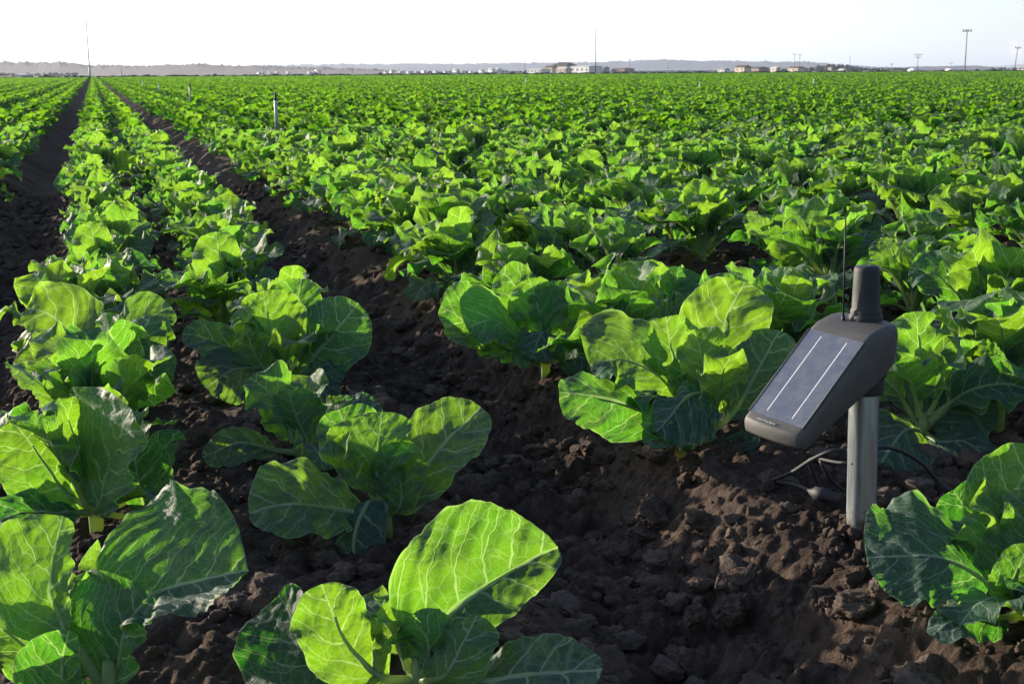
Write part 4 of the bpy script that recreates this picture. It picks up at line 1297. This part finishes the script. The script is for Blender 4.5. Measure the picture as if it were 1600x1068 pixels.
M_HILL_L = simple_mat('wooded_hill', (.085, .050, .052), .95, 0, .35, .02)  # mauve cast of the sun glare is put into this colour
M_HILL_F = simple_mat('haze_tinted_hill', (.030, .046, .100), .95, 0, .3, .006)  # blue of the hazy air painted into the far hills' colour
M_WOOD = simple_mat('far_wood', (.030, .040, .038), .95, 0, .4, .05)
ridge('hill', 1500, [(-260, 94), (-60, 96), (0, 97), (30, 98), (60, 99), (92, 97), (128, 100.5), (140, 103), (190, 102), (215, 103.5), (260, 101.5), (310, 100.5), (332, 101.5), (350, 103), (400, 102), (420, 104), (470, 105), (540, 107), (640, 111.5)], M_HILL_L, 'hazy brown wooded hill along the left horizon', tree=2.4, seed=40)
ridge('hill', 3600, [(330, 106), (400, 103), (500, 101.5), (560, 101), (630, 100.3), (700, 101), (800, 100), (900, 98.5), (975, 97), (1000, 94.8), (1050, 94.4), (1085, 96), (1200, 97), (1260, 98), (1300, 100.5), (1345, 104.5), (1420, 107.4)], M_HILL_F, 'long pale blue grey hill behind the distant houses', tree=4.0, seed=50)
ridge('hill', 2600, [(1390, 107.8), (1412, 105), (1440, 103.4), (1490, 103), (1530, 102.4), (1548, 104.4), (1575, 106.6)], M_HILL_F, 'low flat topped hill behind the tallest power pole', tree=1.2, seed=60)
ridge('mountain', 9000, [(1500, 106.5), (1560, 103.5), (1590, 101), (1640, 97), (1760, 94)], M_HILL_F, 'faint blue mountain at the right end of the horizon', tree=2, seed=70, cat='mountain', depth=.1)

# wooded strip on the right, seen as one mass
tv, tt, n0 = [], [], 0
r = np.random.default_rng(12)
for a, b, zz, lo, hi, n in ((1262, 1352, 900, 2.5, 4.6, 110), (1352, 1420, 1000, 1.2, 2.6, 60), (-120, 120, 700, .9, 2.0, 90), (640, 830, 800, .8, 1.9, 90), (930, 1140, 900, .6, 1.8, 90), (1150, 1262, 850, .8, 2.2, 80), (1540, 1640, 900, .8, 2.0, 40)):
    for _ in range(n):
        px = r.uniform(a, b); z = zz * r.uniform(.94, 1.1); h = r.uniform(lo, hi) * (1 if a != 1262 else .55 + .6 * math.exp(-((px - 1305) / 30) ** 2))
        p = spot(px, z)
        for q in range(3):
            v = clod_shape(I1, int(r.integers(40)), .4) * np.array([1, 1, .9]) * h * r.uniform(.32, .5)
            tv.append(v + p + np.array([r.normal(0, h * .3), r.normal(0, h * .3), h * r.uniform(.25, .7)])); tt.append(I1[1] + n0); n0 += len(v)
tag(link('distant_wood', np_mesh('distant_wood', np.concatenate(tv), tris=np.concatenate(tt), mats=[M_WOOD])), 'dark far off trees and scrub along the horizon', 'trees', kind='stuff')
# weedy bank at the end of the field
bk = []
for x in np.arange(-60, 210, 1.2):
    bk.append((x, FIELD_END + 3))
bv_, bt_, n0 = [], [], 0
for x, y in bk:
    for q in range(2):
        v = clod_shape(I1, int(r.integers(40)), .4) * np.array([1.1, .6, .40 * r.uniform(.7, 1.3)])
        bv_.append(v + [x + r.normal(0, .5), y + r.normal(0, .5), .05]); bt_.append(I1[1] + n0); n0 += len(v)
tag(link('field_bank_weeds', np_mesh('field_bank_weeds', np.concatenate(bv_), tris=np.concatenate(bt_), mats=[M_WOOD])), 'dark weedy bank along the far end of the crop', 'weeds', kind='stuff')

# ---- buildings
M_WALLS = {'white': simple_mat('white_wall', (.72, .71, .68), .8, 0, .08, .5), 'cream': simple_mat('cream_wall', (.62, .52, .42), .8, 0, .1, .5),
           'grey': simple_mat('grey_wall', (.34, .36, .40), .8, 0, .1, .5), 'brown': simple_mat('brown_wall', (.30, .21, .16), .8, 0, .2, .5)}
M_ROOFS = {'dark': simple_mat('dark_roof', (.050, .042, .042), .8, 0, .2, .6), 'white': simple_mat('white_roof', (.70, .69, .66), .7, 0, .06, .6), 'brown': simple_mat('brown_roof', (.11, .065, .045), .8, 0, .2, .6), 'grey': simple_mat('grey_roof', (.30, .31, .33), .7, 0, .1, .6)}
M_WIN = simple_mat('dark_window', (.12, .13, .15), .3)


def building(x0, x1, top, eave, z, wall, roof, label, nwin=3, hip=False, dome=False, yaw=-.82, cat='building', name='farm_building', group=None):
    c = spot((x0 + x1) / 2, z); w = (x1 - x0) * z / F * (1.18 if dome is False and x1 - x0 < 60 else 1.0); k = z / F
    base = hz((x0 + x1) / 2)
    he = max(.8, (base - eave) * k - GZ); ht = max(he + .3, (base - top) * k - GZ)
    d = min(w * .7, 9)
    yaw = yaw if x1 - x0 < 60 else -.12
    root = empty(name, tuple(c)); az = math.atan2(c[0], c[1]); root.rotation_euler = (0, 0, -az + yaw)
    tag(root, label, cat, group)
    mb = MB()
    if dome:
        n = 20
        V, Q = [], []
        for yy in (-d / 2, d / 2):
            for i in range(n + 1):
                t = math.pi * i / n
                V.append((-w / 2 * math.cos(t), yy, max(ht * math.sin(t) ** .8, -.3 if i in (0, n) else 0)))
        Q = [[i, i + 1, n + 2 + i, n + 1 + i] for i in range(n)]
        T = [[0, i + 1, i] for i in range(1, n)] + [[n + 1, n + 1 + i, n + 2 + i] for i in range(1, n)]
        mb.add(V, Q, T); mb.build('cover', M_ROOFS[roof], root)
        db = MB(); db.box((0, -d / 2 - .04, he * .35), (w * .16, .08, he * .7)); db.build('door', M_WIN, root)
        return root
    mb.box((0, 0, he / 2 - .2), (w, d, he + .4)); mb.build('wall', M_WALLS[wall], root, smooth=False)
    rb = MB(); ov = .25
    x, y = w / 2 + ov, d / 2 + ov; i = w * .22 if hip else 0
    rb.add([(-x, -y, he), (x, -y, he), (x, y, he), (-x, y, he), (-x + i, 0, ht), (x - i, 0, ht), (-x, -y, he - .12), (x, -y, he - .12), (x, y, he - .12), (-x, y, he - .12)],
           [[0, 1, 5, 4], [2, 3, 4, 5], [6, 7, 1, 0], [8, 9, 3, 2], [9, 8, 7, 6]], [[3, 0, 4], [1, 2, 5]])
    rb.build('roof', M_ROOFS[roof], root, smooth=False)
    for q in range(nwin):
        wb = MB(); wb.box((-w / 2 + w * (q + .5) / nwin, -d / 2 - .03, he * .52), (min(1.2, w / nwin * .4), .08, he * .36)); wb.build('window', M_WIN, root, smooth=False)
    return root


building(829, 855, 105.2, 106.2, 640, 'white', 'white', 'long low white shed left of the dark roofed farmhouse', 4)
building(866, 897, 95.5, 101.5, 660, 'cream', 'dark', 'cream farmhouse under a big dark hipped roof', 3, True)
building(854, 868, 100.5, 103.5, 650, 'cream', 'brown', 'small cream outbuilding touching the left side of the dark roofed farmhouse', 2)
building(873, 890, 103.5, 105, 600, 'cream', 'white', 'low peach coloured shed in front of the dark roofed farmhouse', 3)
building(898, 934, 100.6, 102, 630, 'white', 'white', 'large white flat roofed barn right of the farmhouse', 4)
building(934, 949, 102.2, 104, 650, 'grey', 'grey', 'small blue grey shed right of the large white barn', 2)
building(961, 986, 104.3, 105.3, 620, 'brown', 'brown', 'low brown open shed standing alone right of the white barn', 4)
building(987, 1128, 107.6, 108.1, 760, 'white', 'white', 'very long low white greenhouse stretching between brown shed and white cottage', 12, name='greenhouse', cat='greenhouse')
building(1124, 1137, 104.0, 106.4, 620, 'white', 'grey', 'small white cottage at the end of the long greenhouse', 2)
building(1152, 1170, 99.8, 103.4, 640, 'cream', 'brown', 'cream house with a steep brown roof right of the white cottage', 2)
building(1170, 1196, 102.6, 104.6, 660, 'brown', 'dark', 'dark brown barn attached right of the steep roofed house', 2)
building(1206, 1217, 102.5, 104.4, 680, 'cream', 'white', 'tiny pale house between the dark barn and orange farmhouse', 1)
building(1235, 1254, 102.0, 104.2, 640, 'cream', 'brown', 'orange tinted farmhouse below the pair of thin poles', 3)
building(1295, 1301, 103.2, 104.5, 600, 'cream', 'grey', 'narrow pale pump house in front of the dark trees', 1)
building(1312, 1321, 105.2, 106.8, 560, 'white', 'white', 'small white cabin just left of the slim right pole', 1)
building(1420, 1436, 104.8, 106, 600, 'white', 'white', 'white rounded storage tunnel under the short crossarm pole', dome=True, name='storage_tunnel', cat='tunnel')
building(1478, 1492, 105.8, 107, 600, 'white', 'white', 'white rounded storage tunnel left of the tallest power pole', dome=True, name='storage_tunnel', cat='tunnel')
building(1594, 1612, 104.8, 106.2, 560, 'white', 'brown', 'white house cut off by the right edge of the photo', 2)
building(30, 48, 113.4, 114.3, 560, 'grey', 'white', 'pale long shed below the wooded hill at far left', 3)

# ---- vehicles and pale sheds along the far road
M_VAN = simple_mat('white_van_paint', (.80, .80, .80), .3, 0, .03, 1)
M_TYRE = simple_mat('tyre_rubber', (.02, .02, .02), .8)


def van_mesh():
    """side profile of a small van, extruded"""
    pr = [(-2.2, .35), (-2.25, 1.0), (-1.5, 1.15), (-.9, 1.95), (2.1, 2.0), (2.25, 1.2), (2.25, .35)]
    n = len(pr); V = [(x, y, z) for y in (-.9, .9) for x, z in pr]
    bm = bmesh.new(); vs = [bm.verts.new(v) for v in V]
    for i in range(n): bm.faces.new((vs[i], vs[(i + 1) % n], vs[n + (i + 1) % n], vs[n + i]))
    bm.faces.new(vs[:n][::-1]); bm.faces.new(vs[n:])
    bmesh.ops.recalc_face_normals(bm, faces=bm.faces)
    bmesh.ops.bevel(bm, geom=bm.edges[:], offset=.08, segments=2, affect='EDGES')
    me = bpy.data.meshes.new('body'); bm.to_mesh(me); bm.free(); me.materials.append(M_VAN)
    return me


VB = van_mesh()
wm = MB()
for s in (-.92, .92): wm.box((.4, s, 1.55), (2.6, .03, .5))
_w = wm.build('window', M_WIN); WIN_ME = _w.data; bpy.data.objects.remove(_w)
tm = MB(); tm.tube([[0, -.1, 0], [0, .1, 0]], .34, 14); _t = tm.build('wheel', M_TYRE); WH_ME = _t.data; bpy.data.objects.remove(_t)
vans = [404, 410, 421, 432, 450, 483, 489, 496, 602, 612, 624, 627, 638, 642, 650, 662, 680, 695, 700, 712, 723, 735, 752, 768, 779]
sizes = {612: 1.25, 627: 1.2, 662: 1.2, 680: 1.2, 712: 1.7, 752: 1.4, 768: 1.8, 779: 1.8, 496: 1.7}
for i, px in enumerate(vans):
    z = 560; p = spot(px, z); p[2] = GZ + .25
    root = empty('parked_van', tuple(p)); k = sizes.get(px, 1.0)
    root.scale = (.45 * k, .6 * k, .58 * k)
    root.rotation_euler = (0, 0, -math.atan2(p[0], p[1]) - (.95 if i % 3 else 1.15))
    link('body', VB, root); link('window', WIN_ME, root)
    for x in (-1.4, 1.4):
        for y in (-.85, .85):
            w = link('wheel', WH_ME, root); w.location = (x, y, .34)
    tag(root, 'tiny white vehicle, ' + ordinal(i + 1) + ' from left in the far roadside line', 'vehicle', 'white vehicles in line along the far road')

# ---- masts and power poles
M_POLE = simple_mat('weathered_pole', (.22, .20, .19), .8, 0, .2, 1)
M_MAST = simple_mat('white_mast_paint', (.66, .66, .66), .5, 0, .06, 1)


def pole(px, top, z, label, cross=(), rad=.10, lean=0.0, base_mat=None, base_h=0.0, name='power_pole', cat='pole', ins=0, mat=None):
    p = spot(px, z); h = (hz(px) - top) * z / F - GZ
    root = empty(name, tuple(p)); tag(root, label, cat, 'poles along the horizon')
    az = math.atan2(p[0], p[1])
    root.rotation_euler = (Matrix.Rotation(R(lean), 3, Vector((math.sin(az), math.cos(az), 0))) @ Euler((0, 0, -az)).to_matrix()).to_euler()
    mb = MB(); mb.lathe([(rad * 1.15, -.5), (rad, h * .4), (rad * .72, h)], n=12); mb.build('pole', mat or M_POLE, root)
    if base_h:
        mb = MB(); mb.lathe([(rad * 2.4, -.5), (rad * 2.2, base_h), (rad * 1.2, base_h + .2)], n=14); mb.build('base', base_mat, root)
    for hc, wc in cross:
        mb = MB(); mb.box((0, -.16, h * hc), (wc, .14, .16)); arm = mb.build('crossarm', mat or M_POLE, root, smooth=False)
        for q in range(ins):
            ib = MB(); ib.lathe([(.05, 0), (.10, .08), (.06, .16), (.09, .26), (.03, .34)], (-wc / 2 + .1 + (wc - .2) * q / (ins - 1), -.16, h * hc + .07), n=10); ib.build('insulator', M_BLACK, arm)
    return root


pole(140.5, 23, 206, 'tall thin mast with white foot where the left furrow meets the horizon', rad=.085, base_mat=M_MAST, base_h=1.9, name='mast', cat='mast')
pole(189.5, 101, 240, 'short post with white foot on the horizon right of the tall left mast', rad=.07, base_mat=M_MAST, base_h=.9, name='post')
pole(551, 99, 260, 'short thin post on the horizon between the left hill and vehicles', rad=.06, base_mat=M_MAST, base_h=.6, name='post')
pole(820, 79, 420, 'very thin faint mast left of the dark roofed farmhouse', rad=.07, name='mast', cat='mast')
pole(930.5, 40, 250, 'tall dark thin mast rising in front of the white barn', rad=.07, name='mast', cat='mast', mat=M_BLACK)
pole(984, 90, 520, 'thin pole above the right end of the brown shed', rad=.08, cross=((.93, 1.2),), ins=2)
pole(1043, 88, 900, 'faint thin pole standing before the highest blue hill', rad=.10)
pole(1240.5, 82, 560, 'left one of the thin pole pair above the orange farmhouse', rad=.11, cross=((.95, 1.8),), ins=3)
pole(1249, 83, 560, 'right one of the thin pole pair above the orange farmhouse', rad=.11, cross=((.95, 1.6),), ins=3)
pole(1327.5, 84, 480, 'slim pole right of the small white cabin', rad=.09)
pole(1393, 97, 560, 'short pole among the low scrub left of white storage tunnels', rad=.10, cross=((.9, 1.5),), ins=2)
pole(1433.5, 81.5, 430, 'power pole with short crossarm over the left storage tunnel', rad=.10, cross=((.94, 2.6), (.80, 1.4)), ins=3)
pole(1485.5, 96, 620, 'short far pole just above the right storage tunnel', rad=.11, cross=((.93, 1.6),), ins=2)
pole(1507.5, 43, 260, 'tallest power pole with wide crossarm and insulators', rad=.11, cross=((.965, 1.75),), ins=4)
pole(1585, 70, 300, 'leaning power pole under the small cloud at far right', rad=.09, lean=4.2, cross=((.96, 1.2),), ins=3)

# ------------------------------------------------------------------ the hazy air
hm, hnt = new_mat('haze'); g = NT(hnt)
vs = g.node('ShaderNodeVolumePrincipled'); vs.inputs['Color'].default_value = (.71, .79, .95, 1); vs.inputs['Density'].default_value = .00014; vs.inputs['Anisotropy'].default_value = .35
ho = g.node('ShaderNodeOutputMaterial'); g.put(ho.inputs['Volume'], vs.outputs[0])
mb = MB(); mb.box((0, 6000, 38.0), (19800, 12600, 79.0)); hzo = mb.build('haze', hm, smooth=False)
tag(hzo, 'thin pale haze in the air over the fields', 'haze', kind='stuff')
